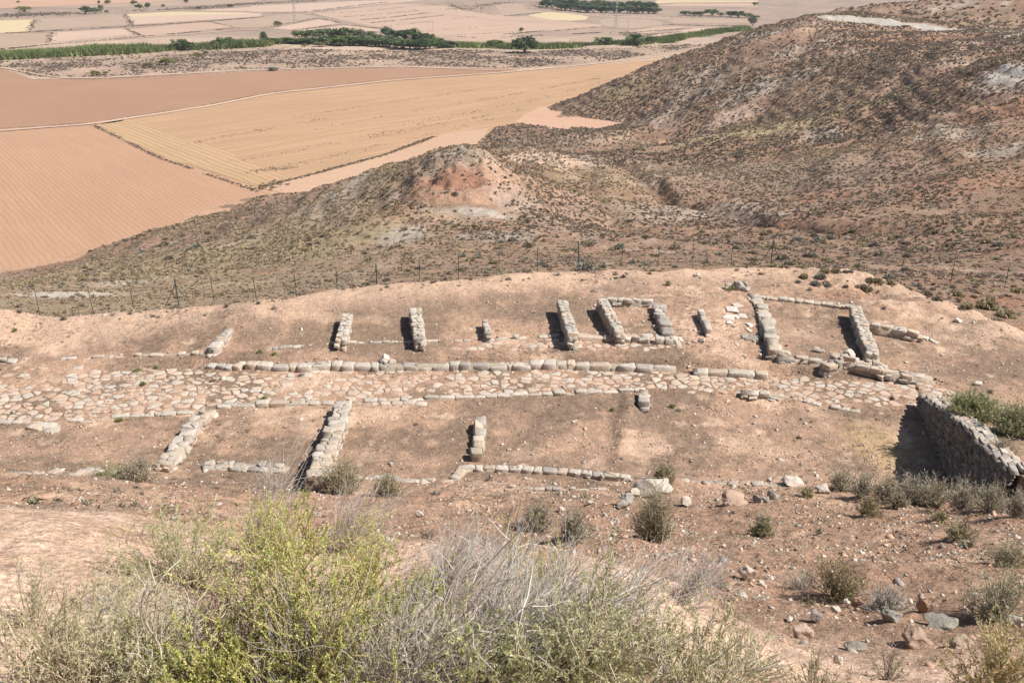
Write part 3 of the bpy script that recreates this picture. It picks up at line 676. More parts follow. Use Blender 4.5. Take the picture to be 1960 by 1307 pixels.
# ------------------------------------------------------------------ river reeds, trees, pylons
def path_pts(pts, n, wj, z=PLAIN):
    W = PZ(*np.array(pts, float).T, z)[:, :2]; d = np.concatenate([[0], np.cumsum(np.hypot(*np.diff(W, axis=0).T))]); t = rng.random(n) * d[-1]
    nr = np.gradient(W, axis=0)
    q = np.stack([np.interp(t, d, W[:, 0]), np.interp(t, d, W[:, 1])], 1)
    return q + rng.uniform(-1, 1, (n, 2)) * np.array([wj * .4, wj])
def reed_tpl(seed):
    r = np.random.default_rng(seed); n = 44
    b = r.normal(0, .9, (n, 2)); L = .55 + .5 * r.random(n); lean = r.normal(0, .5, (n, 2)); w_ = .12
    a = r.random(n) * 3.14; s = np.stack([np.cos(a), np.sin(a)], 1) * w_
    V = np.stack([np.c_[b - s, np.zeros(n)], np.c_[b + s, np.zeros(n)], np.c_[b + lean, L]], 1).reshape(-1, 3)
    return V, np.arange(3 * n).reshape(-1, 3), np.repeat(.7 + .6 * r.random(n), 3)
RT = [reed_tpl(i) for i in range(6)]
rd_ = [path_pts([(-60,116),(0,112),(60,109),(150,104),(250,100),(310,97)], 1500, 12), path_pts([(300,96),(380,94),(440,91),(500,88)], 500, 9), path_pts([(480,86),(560,82),(640,82),(900,90),(1000,93),(1100,91)], 900, 7), path_pts([(860,90),(960,91),(1040,92)],260,6),
       path_pts([(1100,88),(1180,84),(1230,84)], 200, 5), path_pts([(1200,86),(1260,77),(1310,71)], 420, 9), path_pts([(1330,70),(1370,62),(1425,57)], 420, 11), path_pts([(1270,83),(1300,76)],100,6)]
q = np.concatenate(rd_); n = len(q); gcol = np.array([.15, .19, .075]) * (.6 + .7 * rng.random((n, 1))) * (1 + .5 * fbm(q[:, 0], q[:, 1], 14, 3, 5))[:, None]; gcol += np.array([.05, .03, 0]) * rng.random((n, 1))
tag(scatter(np.c_[q, gz(q[:, 0], q[:, 1])], np.concatenate([np.full(len(k_), s_) for k_, s_ in zip(rd_, (4.6, 4.4, 3.4, 2.6, 2.4, 3.2, 3.2, 2.5))]) * rng.uniform(.45, 1.15, n) * (1 + .5 * fbm(q[:, 0], q[:, 1], 18, 3, 6)), gcol, RT, zs=np.full(n, 1.0)).build('reeds', M_LEAF), kind='stuff')

def make_tree(H, Wd, c, seed, trunk_frac=.25, nleaf=900, kind='round'):
    """tapered trunk with limbs, and a crown of many small leaf faces gathered in uneven clumps"""
    r = np.random.default_rng(seed)
    root = empty('tree')
    a = Acc(); cl = []
    nb = 7; ht = H * trunk_frac
    def limb(p0, p1, r0, r1):
        p0 = np.array(p0, float); p1 = np.array(p1, float); d = p1 - p0; d /= np.linalg.norm(d); s = np.cross(d, [.3, .9, .1]); s /= np.linalg.norm(s); t = np.cross(d, s)
        an = np.arange(5) * 2 * np.pi / 5; ring = np.cos(an)[:, None] * s + np.sin(an)[:, None] * t
        a.add(np.concatenate([p0 + ring * r0, p1 + ring * r1]), np.array([(i, (i + 1) % 5, 5 + (i + 1) % 5, 5 + i) for i in range(5)]), (.16, .12, .09))
    limb((0, 0, -.3), (.03 * H, 0, ht), H * .035, H * .026)
    for i in range(nb):
        an = r.random() * 6.28; e = np.array([math.cos(an) * Wd * .32 * r.uniform(.4, 1), math.sin(an) * Wd * .32 * r.uniform(.4, 1), H * r.uniform(.5, .85)]); limb((.03 * H, 0, ht * r.uniform(.7, 1)), e, H * .018, H * .005); cl.append(e)
    for i in range(12):
        an = r.random() * 6.28; ph = r.uniform(-.5, 1); k = math.cos(ph * 1.2) * r.uniform(.55, 1)
        cl.append(np.array([math.cos(an) * Wd * .42 * k, math.sin(an) * Wd * .42 * k, H * (.56 + .34 * math.sin(ph * 1.4))]))
    cl = np.array(cl); k = r.integers(0, len(cl), nleaf); rad = (r.uniform(.12, .24, len(cl)) * Wd)[k]
    v = r.normal(0, 1, (nleaf, 3)); v /= np.linalg.norm(v, axis=1)[:, None]
    p = cl[k] + v * (rad * r.random(nleaf) ** .4)[:, None] * np.array([1, 1, .8])
    p[:, 2] = np.clip(p[:, 2], H * trunk_frac * .55, None)
    s = (Wd * .045) * r.uniform(.6, 1.4, (nleaf, 1)); d1 = r.normal(0, 1, (nleaf, 3)); d1 /= np.linalg.norm(d1, axis=1)[:, None]; d2 = np.cross(d1, r.normal(0, 1, (nleaf, 3))); d2 /= np.linalg.norm(d2, axis=1)[:, None]
    V = np.stack([p - d1 * s, p + d2 * s * .8, p + d1 * s, p - d2 * s * .8], 1).reshape(-1, 3)
    cc = np.array(c) * (.7 + .6 * r.random((nleaf, 1))) * (.85 + .3 * r.random(len(cl))[k][:, None])
    l = Acc(); l.add(V, np.arange(4 * nleaf).reshape(-1, 4), np.repeat(cc, 4, 0))
    a.build('trunk', M_TWIG, root); l.build('crown', M_LEAF, root)
    return root
def copy_tree(o, parent=None):
    c = o.copy(); C.objects.link(c); c.parent = parent
    for ch in o.children:
        d = ch.copy(); C.objects.link(d); d.parent = c
    return c
DG = (.075, .11, .045); MG = (.12, .165, .06); OG = (.13, .14, .05); YGn = (.21, .20, .07); GG = (.12, .145, .09)
PROTO = {}
for nm, c, tf in (('dark', DG, .03), ('mid', MG, .03), ('olive', OG, .3), ('yellow', YGn, .05), ('grey', GG, .03)):
    PROTO[nm] = [make_tree(1, 1.0 if nm != 'olive' else 1.15, c, 100 + len(PROTO) * 3 + i, tf) for i in range(2)]
used = set()
def tree(u, v, wpx, hpx, kind, label, group=None, name='tree'):
    p = PZ(u, v, PLAIN); p = np.array([p[0], p[1], float(gz(p[0], p[1]))])
    if p[2] > PLAIN + 3: p = hit(u, v)
    sc = math.hypot(p[1], CAMZ - p[2]) / F
    i = rng.integers(0, 2); pr = PROTO[kind][i]
    if (kind, i) in used: t = copy_tree(pr)
    else: t = pr; used.add((kind, i))
    t.name = name
    t.location = p; t.rotation_euler = (0, 0, rng.random() * 6.28); hh = hpx * sc * (1.05 if v > 98 else 1.3 if v > 60 else 1.1); ww = wpx * sc / (1.0 if kind != 'olive' else 1.15) * (1.75 if 60 < v < 98 else 1.25)
    t.scale = (ww, ww, hh)
    tag(t, label, 'tree', group); return t
RG = 'trees crowded along the river bank'
for (u, v, w_, h_, k, lb) in [
    (343,97,24,15,'mid','low rounded bush tree at the right end of the long reed bed by the river'),(360,98,20,13,'dark','dark squat tree among the reeds left of the riverside thicket'),
    (413,93,14,10,'mid',None),(428,91,24,14,'mid',None),(503,84,12,16,'mid','small upright green tree standing clear at the left start of the dark river thicket'),
    (520,84,18,8,'mid',None),(545,85,20,9,'mid',None),(575,76,20,12,'mid',None),(600,77,26,14,'mid',None),(625,76,24,15,'mid',None),(648,77,24,15,'dark',None),(664,76,22,16,'mid',None),
    (684,75,22,13,'grey','grey-green rounded tree in the middle of the river thicket'),(704,76,20,11,'grey',None),(640,89,28,11,'mid',None),(668,88,26,13,'mid',None),(692,88,22,12,'mid',None),(718,84,26,12,'mid',None),
    (741,78,14,19,'grey','tallest grey-green tree poking above the river thicket'),(738,90,30,15,'grey',None),(762,84,24,20,'dark',None),(770,95,30,14,'mid',None),(790,84,24,20,'dark',None),(806,86,24,17,'dark',None),(800,96,28,14,'dark',None),
    (815,90,22,14,'dark',None),(822,84,16,14,'dark',None),(836,88,20,11,'mid',None),(850,90,18,9,'mid',None),(880,88,20,6,'mid',None),(948,91,26,10,'mid','low tree by the river, left of the lone round dark bush'),(975,93,20,7,'mid',None)]:
    tree(u, v, w_, h_, k, lb or {'mid': 'green tree in the crowded river thicket', 'dark': 'dark green tree in the crowded river thicket', 'grey': 'grey-green tree in the crowded river thicket'}[k], RG)
for i, u in enumerate(np.linspace(566, 880, 24)):
    tree(u + rng.uniform(-5, 5), np.interp(u, [560, 700, 800, 880], [84, 88, 95, 90]), rng.uniform(17, 26), rng.uniform(8, 13) * np.interp(u, [560, 640, 820, 880], [.8, 1, 1.1, .6]), rng.choice(['dark', 'mid', 'grey'], p=[.4, .4, .2]), 'bushy tree along the near edge of the crowded river thicket', RG)
tree(1005, 102, 46, 27, 'dark', 'large round dark green tree standing alone beside the river at the end of the scrubland')
for (u, v, w_, h_, k, lb) in [(1154,86,26,10,'mid','low green tree right of the river bend below the thin pole'),(1212,88,24,16,'mid','rounded tree at the left end of the right hand reeds'),(1245,84,16,10,'dark','small dark tree in the right hand reeds'),
    (1440,51,16,15,'grey','grey bushy tree standing at the foot of the big hill crest')]:
    tree(u, v, w_, h_, k, lb)
DGp = 'dark trees in the far grove'
for i, u in enumerate(np.linspace(1042, 1258, 26)):
    vb = 12 + (u - 1042) / 216 * 14.5 if u < 1130 else 18 + (u - 1130) / 130 * 8
    vb = np.interp(u, [1040, 1080, 1130, 1260], [13, 20, 25, 27])
    tree(u + rng.uniform(-4, 4), vb, rng.uniform(18, 26), rng.uniform(9, 13), rng.choice(['dark', 'mid', 'grey'], p=[.6, .15, .25]), 'dark green tree in the far grove beyond the fields', DGp)
    if u < 1250: tree(u + rng.uniform(-4, 4), vb - 7 - 3 * rng.random(), rng.uniform(18, 26), rng.uniform(9, 13), rng.choice(['dark', 'mid', 'grey'], p=[.5, .2, .3]), 'dark green tree in the far grove beyond the fields', DGp)
for u, v, w_, h_, k in [(1312,30,22,7,'dark'),(1328,31,20,7,'grey'),(1341,31,20,7,'dark'),(1362,31,24,11,'mid'),(1378,32,14,6,'mid'),(1398,33,20,9,'grey'),(1412,34,24,11,'dark'),(1430,35,20,8,'mid'),(1444,37,16,6,'mid')]:
    tree(u, v, w_, h_, k, 'bushy tree in the row between the far grove and the big hill', 'row of trees right of the far grove')
OR = 'orchard trees on the far bank'
for u, v, w_, h_, lb in [(206,10,10,8,'small orchard tree on the far left pale field, leftmost of the scattered ones'),(256,11,11,8,'small orchard tree above the gap between two pairs'),(267,19,13,9,'small orchard tree left of the roundest one, in the lower row'),(284,17,12,9,'round orchard tree with a darker bush at its foot'),
                      (312,15,8,5,'faint little orchard tree right of the round one'),(356,8,9,8,'small round orchard tree standing apart at the far right of the orchard')]:
    tree(u, v, w_, h_, 'olive', lb, OR)
for u, v, w_, h_, k, lb in [(164,28,18,13,'dark','dark bushy tree at the upper edge of the long pink field, leftmost of its clump'),(181,27,14,10,'mid','green tree in the middle of the clump above the long pink field'),(194,26,10,13,'mid','narrow upright tree in the clump above the long pink field'),
                            (204,26,7,5,'mid','tiny bush tree at the right end of the clump above the long pink field'),(46,24,26,9,'yellow','yellow-green low bush tree left of the orchard'),(35,7,6,4,'olive','tiny tree at the top left of the photo'),(380,19,9,5,'dark','small dark bush tree on the grey strip beside the upper fields'),(441,15,12,5,'dark','dark flat bush tree on the grey rubble strip')]:
    tree(u, v, w_, h_, k, lb)
for u, v, w_, h_, k, lb in [(532,51,16,9,'yellow','pale yellow-green round bush on the bank below the tall left pylon'),(998,62,6,6,'dark','tiny dark bush alone in the pink field'),(1445,12,10,6,'mid','small bush tree beside the distant yellow fields'),
                            (184,145,18,9,'yellow','yellow-olive bush beside the red field, larger of two'),(203,144,10,6,'yellow','yellow-olive bush beside the red field, smaller of two'),(284,130,18,9,'yellow','yellow bush at the left of a pair on the rough ground by the river'),(318,125,26,11,'yellow','wide yellow-green bush on the rough ground by the river'),
                            (377,110,14,8,'yellow','bright yellow bush on the pale bank under the reeds'),(395,105,9,6,'olive','small bush right of the bright yellow one under the reeds'),(523,136,20,6,'grey','grey low bush on the track above the red field'),(610,90,16,6,'yellow','yellow tree at the foot of the river thicket'),(583,90,9,5,'yellow','small yellow shrub at the left foot of the river thicket'),
                            (623,104,6,5,'yellow','tiny yellow bush below the river thicket'),(190,9,6,6,'olive','faint bush between the left orchard trees')]:
    tree(u, v, w_, h_, k, lb, name='bush')
for lst in PROTO.values():
    for t in lst:
        if 'label' not in t:
            for ch in list(t.children): bpy.data.objects.remove(ch)
            bpy.data.objects.remove(t)

def beam(acc, p0, p1, r, col, n=4):
    p0 = np.array(p0, float); p1 = np.array(p1, float); d = p1 - p0; d /= np.linalg.norm(d); s = np.cross(d, [.31, .92, .17]); s /= np.linalg.norm(s); t = np.cross(d, s)
    an = np.arange(n) * 2 * np.pi / n + .4; ring = np.cos(an)[:, None] * s + np.sin(an)[:, None] * t
    acc.add(np.concatenate([p0 + ring * r, p1 + ring * r]), [np.array([(i, (i + 1) % n, n + (i + 1) % n, n + i) for i in range(n)])] + ([np.array([[0, 3, 2, 1], [4, 5, 6, 7]])] if n == 4 else []), col)
STEEL = (.36, .37, .38)
def pylon(u, v, hpx, label, wide=.11, r=.09):
    p = PZ(u, v, PLAIN); H = hpx * math.hypot(p[1], CAMZ - PLAIN) / F / cp
    root = empty('power_pylon', (p[0], p[1], PLAIN), .5); tag(root, label, 'pylon')
    a = Acc(); w0 = H * wide / 2; w1 = w0 * .28; zt = H * .86
    lv = np.linspace(0, 1, 8)
    def cor(t): k = w0 + (w1 - w0) * t; return [np.array([sx * k, sy * k, zt * t]) for sx, sy in ((1, 1), (-1, 1), (-1, -1), (1, -1))]
    for t0, t1 in zip(lv[:-1], lv[1:]):
        A0, A1 = cor(t0), cor(t1)
        for i in range(4):
            beam(a, A0[i], A1[i], r, STEEL); beam(a, A0[i], A1[(i + 1) % 4], r * .6, STEEL); beam(a, A1[i], A1[(i + 1) % 4], r * .6, STEEL)
    for c_ in cor(1): beam(a, c_, (0, 0, H), r * .8, STEEL)
    a.build('lattice_mast', M_METAL, root)
    for z, L in ((.99, .10), (.92, .14), (.85, .12)):
        b_ = Acc(); beam(b_, (-H * L, 0, H * z * .96), (H * L, 0, H * z * .96), r * .8, STEEL); beam(b_, (0, 0, H * z), (H * L, 0, H * z * .96), r * .5, STEEL); beam(b_, (0, 0, H * z), (-H * L, 0, H * z * .96), r * .5, STEEL)
        ar = b_.build('cross_arm', M_METAL, root)
        for sx in (-1, 1):
            g = Acc(); beam(g, (sx * H * L, 0, H * z * .96), (sx * H * L, 0, H * z * .96 - H * .035), r, (.25, .16, .12)); g.build('insulator', M_METAL, ar)
pylon(1179, 54, 48, 'tall lattice pylon standing in the pink field below the far dark grove', .1, .11)
pylon(565, 47, 50, 'pale tall lattice pylon beside the track junction between the pink fields', .1, .11)
def pole(u, v, hpx, label, col=(.42, .38, .33)):
    p = PZ(u, v, PLAIN); p[2] = float(gz(p[0], p[1])); H = hpx * math.hypot(p[1], CAMZ - PLAIN) / F / cp
    root = empty('utility_pole', p); tag(root, label, 'utility pole')
    a = Acc(); beam(a, (0, 0, -.3), (0, 0, H), .17, col, 6); a.build('post', M_METAL, root)
    b_ = Acc(); beam(b_, (-H * .09, 0, H * .95), (H * .09, 0, H * .95), .1, col); b_.build('cross_arm', M_METAL, root)
pole(1202, 68, 26, 'slim utility pole in front of the oval pink field')
pole(829, 70, 24, 'slim pale utility pole at the right end of the river thicket')
pole(338, 69, 28, 'slim white utility pole by the field corner left of the river thicket', (.6, .58, .54))
# ------------------------------------------------------------------ stones
def cube_tpl(n):
    idx = {}; V = []; F_ = []
    def vid(p):
        k = tuple(np.round(p, 5))
        if k not in idx: idx[k] = len(V); V.append(p)
        return idx[k]
    g = np.linspace(-1, 1, n + 1)
    for ax in range(3):
        for sgn in (-1, 1):
            for i in range(n):
                for j in range(n):
                    q = []
                    for a, b in ((i, j), (i + 1, j), (i + 1, j + 1), (i, j + 1)):
                        p = np.zeros(3); p[ax] = sgn; p[(ax + 1) % 3] = g[a]; p[(ax + 2) % 3] = g[b]; q.append(vid(p))
                    F_.append(q if sgn > 0 else q[::-1])
    return np.array(V), np.array(F_)
CT3 = cube_tpl(3); CT3 = (np.where(np.abs(CT3[0]) < .5, CT3[0] * 2.4, CT3[0]), CT3[1]); CT2 = cube_tpl(2); CT8 = cube_tpl(9)
def rocks(acc, cen, half, yaw, col, r, power=5., jit=.16, tilt=.05, tpl=None, tint=.12, cuts=3, off=(.8, 1.05)):
    """n irregular blocks: superellipsoids with jittered corners"""
    TV, TF = tpl or CT3; n = len(cen)
    if tpl is None: power = power * 3
    p = TV / (np.abs(TV) ** power).sum(1)[:, None] ** (1 / power)
    V = np.broadcast_to(p, (n,) + p.shape).copy()
    cor = r.normal(0, jit, (n, 8, 3))
    sx = np.array([[-1, -1, -1], [-1, -1, 1], [-1, 1, -1], [-1, 1, 1], [1, -1, -1], [1, -1, 1], [1, 1, -1], [1, 1, 1]])
    wts = np.prod((1 + TV[:, None, :] * sx[None]) / 2, -1)
    V += np.einsum('vc,ncd->nvd', wts, cor)
    V += r.normal(0, .03, V.shape)
    for _ in range(cuts):
        nn_ = r.normal(0, 1, (n, 3)); nn_ /= np.linalg.norm(nn_, axis=1)[:, None]; of = r.uniform(*off, n) * (1 if tpl is not None else 1.25)
        dp = np.maximum(np.einsum('nvd,nd->nv', V, nn_) - of[:, None], 0); V -= dp[..., None] * nn_[:, None]
    V *= np.asarray(half)[:, None, :]
    tx, ty = r.normal(0, tilt, (2, n))[:, :, None]
    V = np.stack([V[..., 0], V[..., 1] - V[..., 2] * tx, V[..., 2] + V[..., 1] * tx + V[..., 0] * ty], -1)
    yaw = np.broadcast_to(yaw, n); c, s = np.cos(yaw)[:, None], np.sin(yaw)[:, None]
    V = np.stack([V[..., 0] * c - V[..., 1] * s, V[..., 0] * s + V[..., 1] * c, V[..., 2]], -1) + np.asarray(cen)[:, None, :]
    F_ = TF[None] + (np.arange(n) * len(TV))[:, None, None]
    col = np.broadcast_to(col, (n, 3)) * (1 + r.normal(0, tint, (n, 1))) * (1 + r.normal(0, .012, (n, 3)))
    acc.add(V.reshape(-1, 3), F_.reshape(-1, 4), np.repeat(np.clip(col, .05, .8), len(TV), 0))
LIME = np.array([.465, .405, .34]); WARM = np.array([.47, .375, .29]); LICH = np.array([.35, .31, .27]); PALE = np.array([.57, .50, .425])
def mixcol(n, r, lich=.25, warm=.25):
    c = np.broadcast_to(LIME, (n, 3)).copy(); q = r.random(n); c[q < warm] = WARM; c[q > 1 - lich] = LICH; return c
def resample(P, step):
    d = np.concatenate([[0], np.cumsum(np.hypot(*np.diff(P[:, :2], axis=0).T))]); return d
class Line:
    def __init__(s, P):
        s.P = np.asarray(P, float); s.d = resample(s.P, 1); s.L = s.d[-1]
    def at(s, t):
        x = np.interp(t, s.d, s.P[:, 0]); y = np.interp(t, s.d, s.P[:, 1]); z = np.interp(t, s.d, s.P[:, 2])
        e = .25; dx = np.interp(t + e, s.d, s.P[:, 0]) - np.interp(t - e, s.d, s.P[:, 0]); dy = np.interp(t + e, s.d, s.P[:, 1]) - np.interp(t - e, s.d, s.P[:, 1])
        return x, y, z, np.arctan2(dy, dx)

def clip_half(poly, nx, ny, c):
    out = []
    for i in range(len(poly)):
        a, b = poly[i], poly[(i + 1) % len(poly)]; da = a[0] * nx + a[1] * ny - c; db = b[0] * nx + b[1] * ny - c
        if da <= 0: out.append(a)
        if (da < 0) != (db < 0):
            t = da / (da - db); out.append((a[0] + (b[0] - a[0]) * t, a[1] + (b[1] - a[1]) * t))
    return out
def flags(acc, ln, w, size, ch, r, lich, warm, drop=.0, zj=.02, gap=.007, ragg=.06):
    """top course: irregular flat-topped stones broken to fit each other, filling the width of the wall"""
    nt = max(1, int(round(w / size * 1.15))); pts = []
    for j in range(nt):
        n = max(1, int(round(ln.L / (size * 1.1))))
        for i in range(n): pts.append(((i + .5 + (j % 2) * .4 + r.normal(0, .42 if nt == 1 else .33)) * ln.L / n, ((j + .5) / nt - .5) * w + r.normal(0, .12 * w / nt)))
    pts = np.array(pts); cols = mixcol(len(pts), r, lich, warm)
    for i, p in enumerate(pts):
        if r.random() < drop: continue
        m = np.hypot(*(pts - p).T); nb = np.where((m < size * 3) & (m > 0))[0]
        e0 = -p[0]; e1 = ln.L - p[0]; q0 = -w / 2 * r.uniform(1 - ragg, 1 + ragg * 2) - p[1]; q1 = w / 2 * r.uniform(1 - ragg, 1 + ragg * 2) - p[1]
        if e0 > 0 or e1 < 0: continue
        e0 -= r.uniform(0, .06); e1 += r.uniform(0, .06)
        poly = [(max(-size * 1.3, e0), q0), (min(size * 1.3, e1), q0), (min(size * 1.3, e1), q1), (max(-size * 1.3, e0), q1)]
        for k in nb:
            q = pts[k] - p; L = np.hypot(*q); poly = clip_half(poly, q[0] / L, q[1] / L, L / 2 - gap)
            if len(poly) < 3: break
        if len(poly) < 3: continue
        P = np.array(poly); Q = np.concatenate([[a * .9 + b * .1, a * .5 + b * .5 + r.normal(0, .008, 2), a * .1 + b * .9] for a, b in zip(P, np.roll(P, -1, 0))]) * (1 + r.normal(0, .02, (len(P) * 3, 1)))
        n = len(Q); c = Q.mean(0); hh = r.normal(0, zj); tl = r.normal(0, .05, 2)
        def W3(q, dz):
            s_ = q[:, 0] + p[0]; t_ = q[:, 1] + p[1]; x, y, z, a = ln.at(np.full(len(q), np.clip(p[0], 0, ln.L))); ds = s_ - np.clip(p[0], 0, ln.L)
            return np.stack([x + np.cos(a) * ds - np.sin(a) * t_, y + np.sin(a) * ds + np.cos(a) * t_, z + hh + dz + (q - c) @ tl], 1)
        V = np.concatenate([W3(c + (Q - c) * .97, -ch * 1.1), W3(Q, -ch * .5), W3(Q, -.022), W3(c + (Q - c) * .93, r.normal(0, .004)), W3(c + (Q - c) * .5, r.normal(.004, .008)), W3(c[None], r.normal(.004, .01))])
        i0 = np.arange(n); i1 = (i0 + 1) % n
        acc.add(V, [np.concatenate([np.stack([i0 + o * n, i1 + o * n, i1 + (o + 1) * n, i0 + (o + 1) * n], 1) for o in range(4)]), np.stack([i0 + 4 * n, i1 + 4 * n, np.full(n, 5 * n)], 1)], np.clip(cols[i] * (1 + r.normal(0, .07)), .05, .8))
def wall(name, label, pts, w=.55, stone=(.2, .45), ch=.16, cat='stone wall', group=None, ragged=.12, lich=.25, warm=.25, nw=None, seed=1, power=4., jit=.16, core=True, hz=.09, fsize=None, zj=None, wob=.035):
    """pts: (u, v, height) of the middle of the wall's top, height above the ground there"""
    r = np.random.default_rng(seed * 77 + 5); W = []; w = w * (.88 if name == 'stone_wall' else .9)
    for u, v, hh in pts:
        hh = hh * (.86 if hh > .2 else 1 if name != 'footing' else .5)
        zt = hh + .2
        for _ in range(5): p = PZ(u, v, zt); zt = float(gz(p[0], p[1])) + hh
        W.append([p[0], p[1], zt])
    ln = Line(W); acc = Acc(); nw = nw or (2 if w > .42 else 1)
    gmin = min(float(gz(*q[:2])) for q in W)
    hmax = max(p[2] for p in W) - gmin; nc = max(1, int(math.ceil((hmax + .04) / ch)))
    solid = name in ('threshold',) or nw == 1 and name == 'stone_wall' and not core
    if not solid: flags(acc, ln, w * .98, fsize or (stone[0] + stone[1]) / 2 * (.9 if name != 'kerb' else .85), ch, r, lich, warm, (.1 if name == 'footing' else 0) if ragged < .2 else .1, zj if zj is not None else (.012 if jit < .18 else .035), .008, .1 + wob)
    for k in range(0 if solid else 1, nc):
        for j in range(nw):
            t = -r.random() * .15; ts = []; ls = []
            while t < ln.L:
                l = r.uniform(*stone) * (1 if k else 1.12); ts.append(t + l / 2); ls.append(l); t += l * .98
            ts = np.array(ts); ls = np.array(ls); x, y, z, a = ln.at(np.clip(ts, 0, ln.L)); g = gz(x, y)
            off = ((j + .5) / nw - .5) * w + r.normal(0, wob, len(ts))
            cx = x - np.sin(a) * off; cy_ = y + np.cos(a) * off
            cz = z - ch * (k + .5) + r.normal(0, ch * hz, len(ts)) + (0 if k else r.uniform(-.35, .12, len(ts)) * ch * ragged * 4)
            ok = (cz + ch * .5 > g - .02)
            if k == 0 and nc > 1: ok &= r.random(len(ts)) > ragged
            if not ok.any(): continue
            hw = w / nw / 2 * r.uniform(.85, 1.12, len(ts))
            half = np.stack([ls / 2 * .97, hw, np.full(len(ts), ch / 2 * 1.0) * r.uniform(.85, 1.15, len(ts))], 1)
            if solid or True: rocks(acc, np.stack([cx, cy_, cz], 1)[ok], half[ok], a[ok] + r.normal(0, .09, ok.sum()), mixcol(ok.sum(), r, lich, warm), r, power, jit, .09, None, .09, 3 if solid else 6, (.85, 1.05) if solid else (.72, 1.05))
            if k <= 1 and name != 'threshold':      # chinking and broken bits on and beside the top
                m_ = len(ts); q_ = r.random(m_) < .22; s_ = r.uniform(.025, .07, m_); o_ = off + r.normal(0, w * .28, m_)
                c_ = np.stack([x - np.sin(a) * o_, y + np.cos(a) * o_, z + .01], 1) + r.normal(0, .04, (m_, 3)) * [1, 1, .2]
                if q_.any(): rocks(acc, c_[q_], np.stack([s_ * 1.3, s_, s_ * .6], 1)[q_], r.random(q_.sum()) * 6, mixcol(q_.sum(), r, lich, warm), r, 3, .25, .2, CT2)
    if core:
        t = np.linspace(0, ln.L, max(2, int(ln.L / .4))); x, y, z, a = ln.at(t); g = gz(x, y); z = np.maximum(z - .035, g - .02) + fbm(t, t * 0, .3, 2, 3) * .03; n = len(t); q = w * .43
        V = np.concatenate([np.stack([x - np.sin(a) * s * q, y + np.cos(a) * s * q, zz], 1) for s, zz in ((-1, g - .15), (-1, z), (1, z), (1, g - .15))])
        i = np.arange(n - 1); F_ = np.concatenate([np.stack([i + o * n, i + 1 + o * n, i + 1 + (o + 1) * n, i + (o + 1) * n], 1) for o in range(3)] + [np.array([[0, n, 2 * n, 3 * n], [n - 1, 4 * n - 1, 3 * n - 1, 2 * n - 1]])])
        acc.add(V, F_, (.40, .325, .255))
    o = acc.build(name, M_STONE, origin=(W[0][0], W[0][1], float(gz(W[0][0], W[0][1]))))
    tag(o, label, cat, group); return o
WG = 'cross walls of the ruined rooms'
# rooms behind the road
wall('stone_wall', 'low pale rubble wall stub slanting down to the thin stone line, leftmost above the road', [(438,632,.25),(408,668,.3)], .55, (.3,.55), .2, group=WG, seed=1, lich=.05, warm=.3, ragged=.15)
wall('stone_wall', 'straight grey wall stub of squared blocks, second from the left above the road', [(665,602,.5),(652,650,.55)], .5, seed=2, group=WG, lich=.1)
wall('stone_wall', 'thick grey wall stub throwing a dark shadow, third from the left above the road', [(794,589,.65),(804,648,.65)], .56, seed=3, group=WG, lich=.15)
wall('stone_wall', 'short narrow rough wall stub of stacked stones standing between two wider ones', [(928,612,.45),(934,636,.5)], .3, (.25,.4), .17, seed=4, group=WG, lich=.4, nw=1, ragged=.2)
wall('stone_wall', 'tall grey wall on the left side of the small stone cell', [(1075,574,.8),(1097,638,.85)], .5, seed=5, group=WG, lich=.15, ch=.19)
wall('stone_wall', 'tall grey wall on the right side of the small stone cell, joined to a back wall', [(1152,571,.75),(1187,634,.7)], .5, seed=6, group=WG, lich=.2, ch=.19)
wall('stone_wall', 'back wall of stacked flat stones closing the square room at its far side', [(1162,571,.45),(1248,574,.4)], .34, (.3,.5), .15, seed=7, lich=.15, warm=.4)
wall('threshold', 'long smooth tan block sill closing the front of the small stone cell', [(1106,642,.22),(1190,644,.26)], .42, (1.1,1.35), .3, 'stone sill', seed=8, nw=1, jit=.04, power=9, lich=0, warm=.9, core=False, ragged=0, hz=.02)
wall('threshold', 'row of squared blocks at the front left corner of the square room', [(1193,645,.25),(1236,647,.28)], .36, (.3,.42), .28, 'stone sill', seed=9, nw=1, jit=.08, lich=.1, core=False, ragged=0)
wall('threshold', 'three squared blocks at the front right corner of the square room', [(1256,646,.3),(1290,646,.3)], .42, (.32,.4), .3, 'stone sill', seed=10, nw=1, jit=.1, lich=.1, core=False, ragged=0)
wall('stone_wall', 'rough weathered boulder wall, lumpy and grey, on the right side of the square room', [(1262,580,.35),(1264,600,.4),(1278,636,.3)], .55, (.3,.6), .22, group=WG, seed=11, lich=.7, warm=.05, jit=.28, ragged=.3, wob=.09)
wall('stone_wall', 'short narrow leaning line of stones with a dark left side, left of the white slabs', [(1340,592,.4),(1358,630,.4)], .3, (.3,.5), .18, group=WG, seed=12, nw=1, lich=.3)
wall('stone_wall', 'wide rubble wall climbing from the road to the stone heap, left side of the big empty room', [(1440,560,.08),(1455,580,.12),(1466,605,.25),(1477,640,.45),(1482,680,.5)], .62, (.3,.65), .2, group=WG, seed=13, lich=.35, ragged=.3, jit=.2, wob=.07)
wall('stone_wall', 'thin single line of pale stones along the far side of the big empty room', [(1448,566,.1),(1540,575,.1),(1632,586,.12)], .42, (.25,.5), .14, seed=14, lich=.05, warm=.2, nw=2, jit=.22, ragged=.15, core=False, wob=.06)
wall('stone_wall', 'tall grey wall with a wide shadow on the right side of the big empty room', [(1638,585,.75),(1650,620,.75),(1672,678,.7)], .56, group=WG, seed=15, lich=.15, ch=.19)
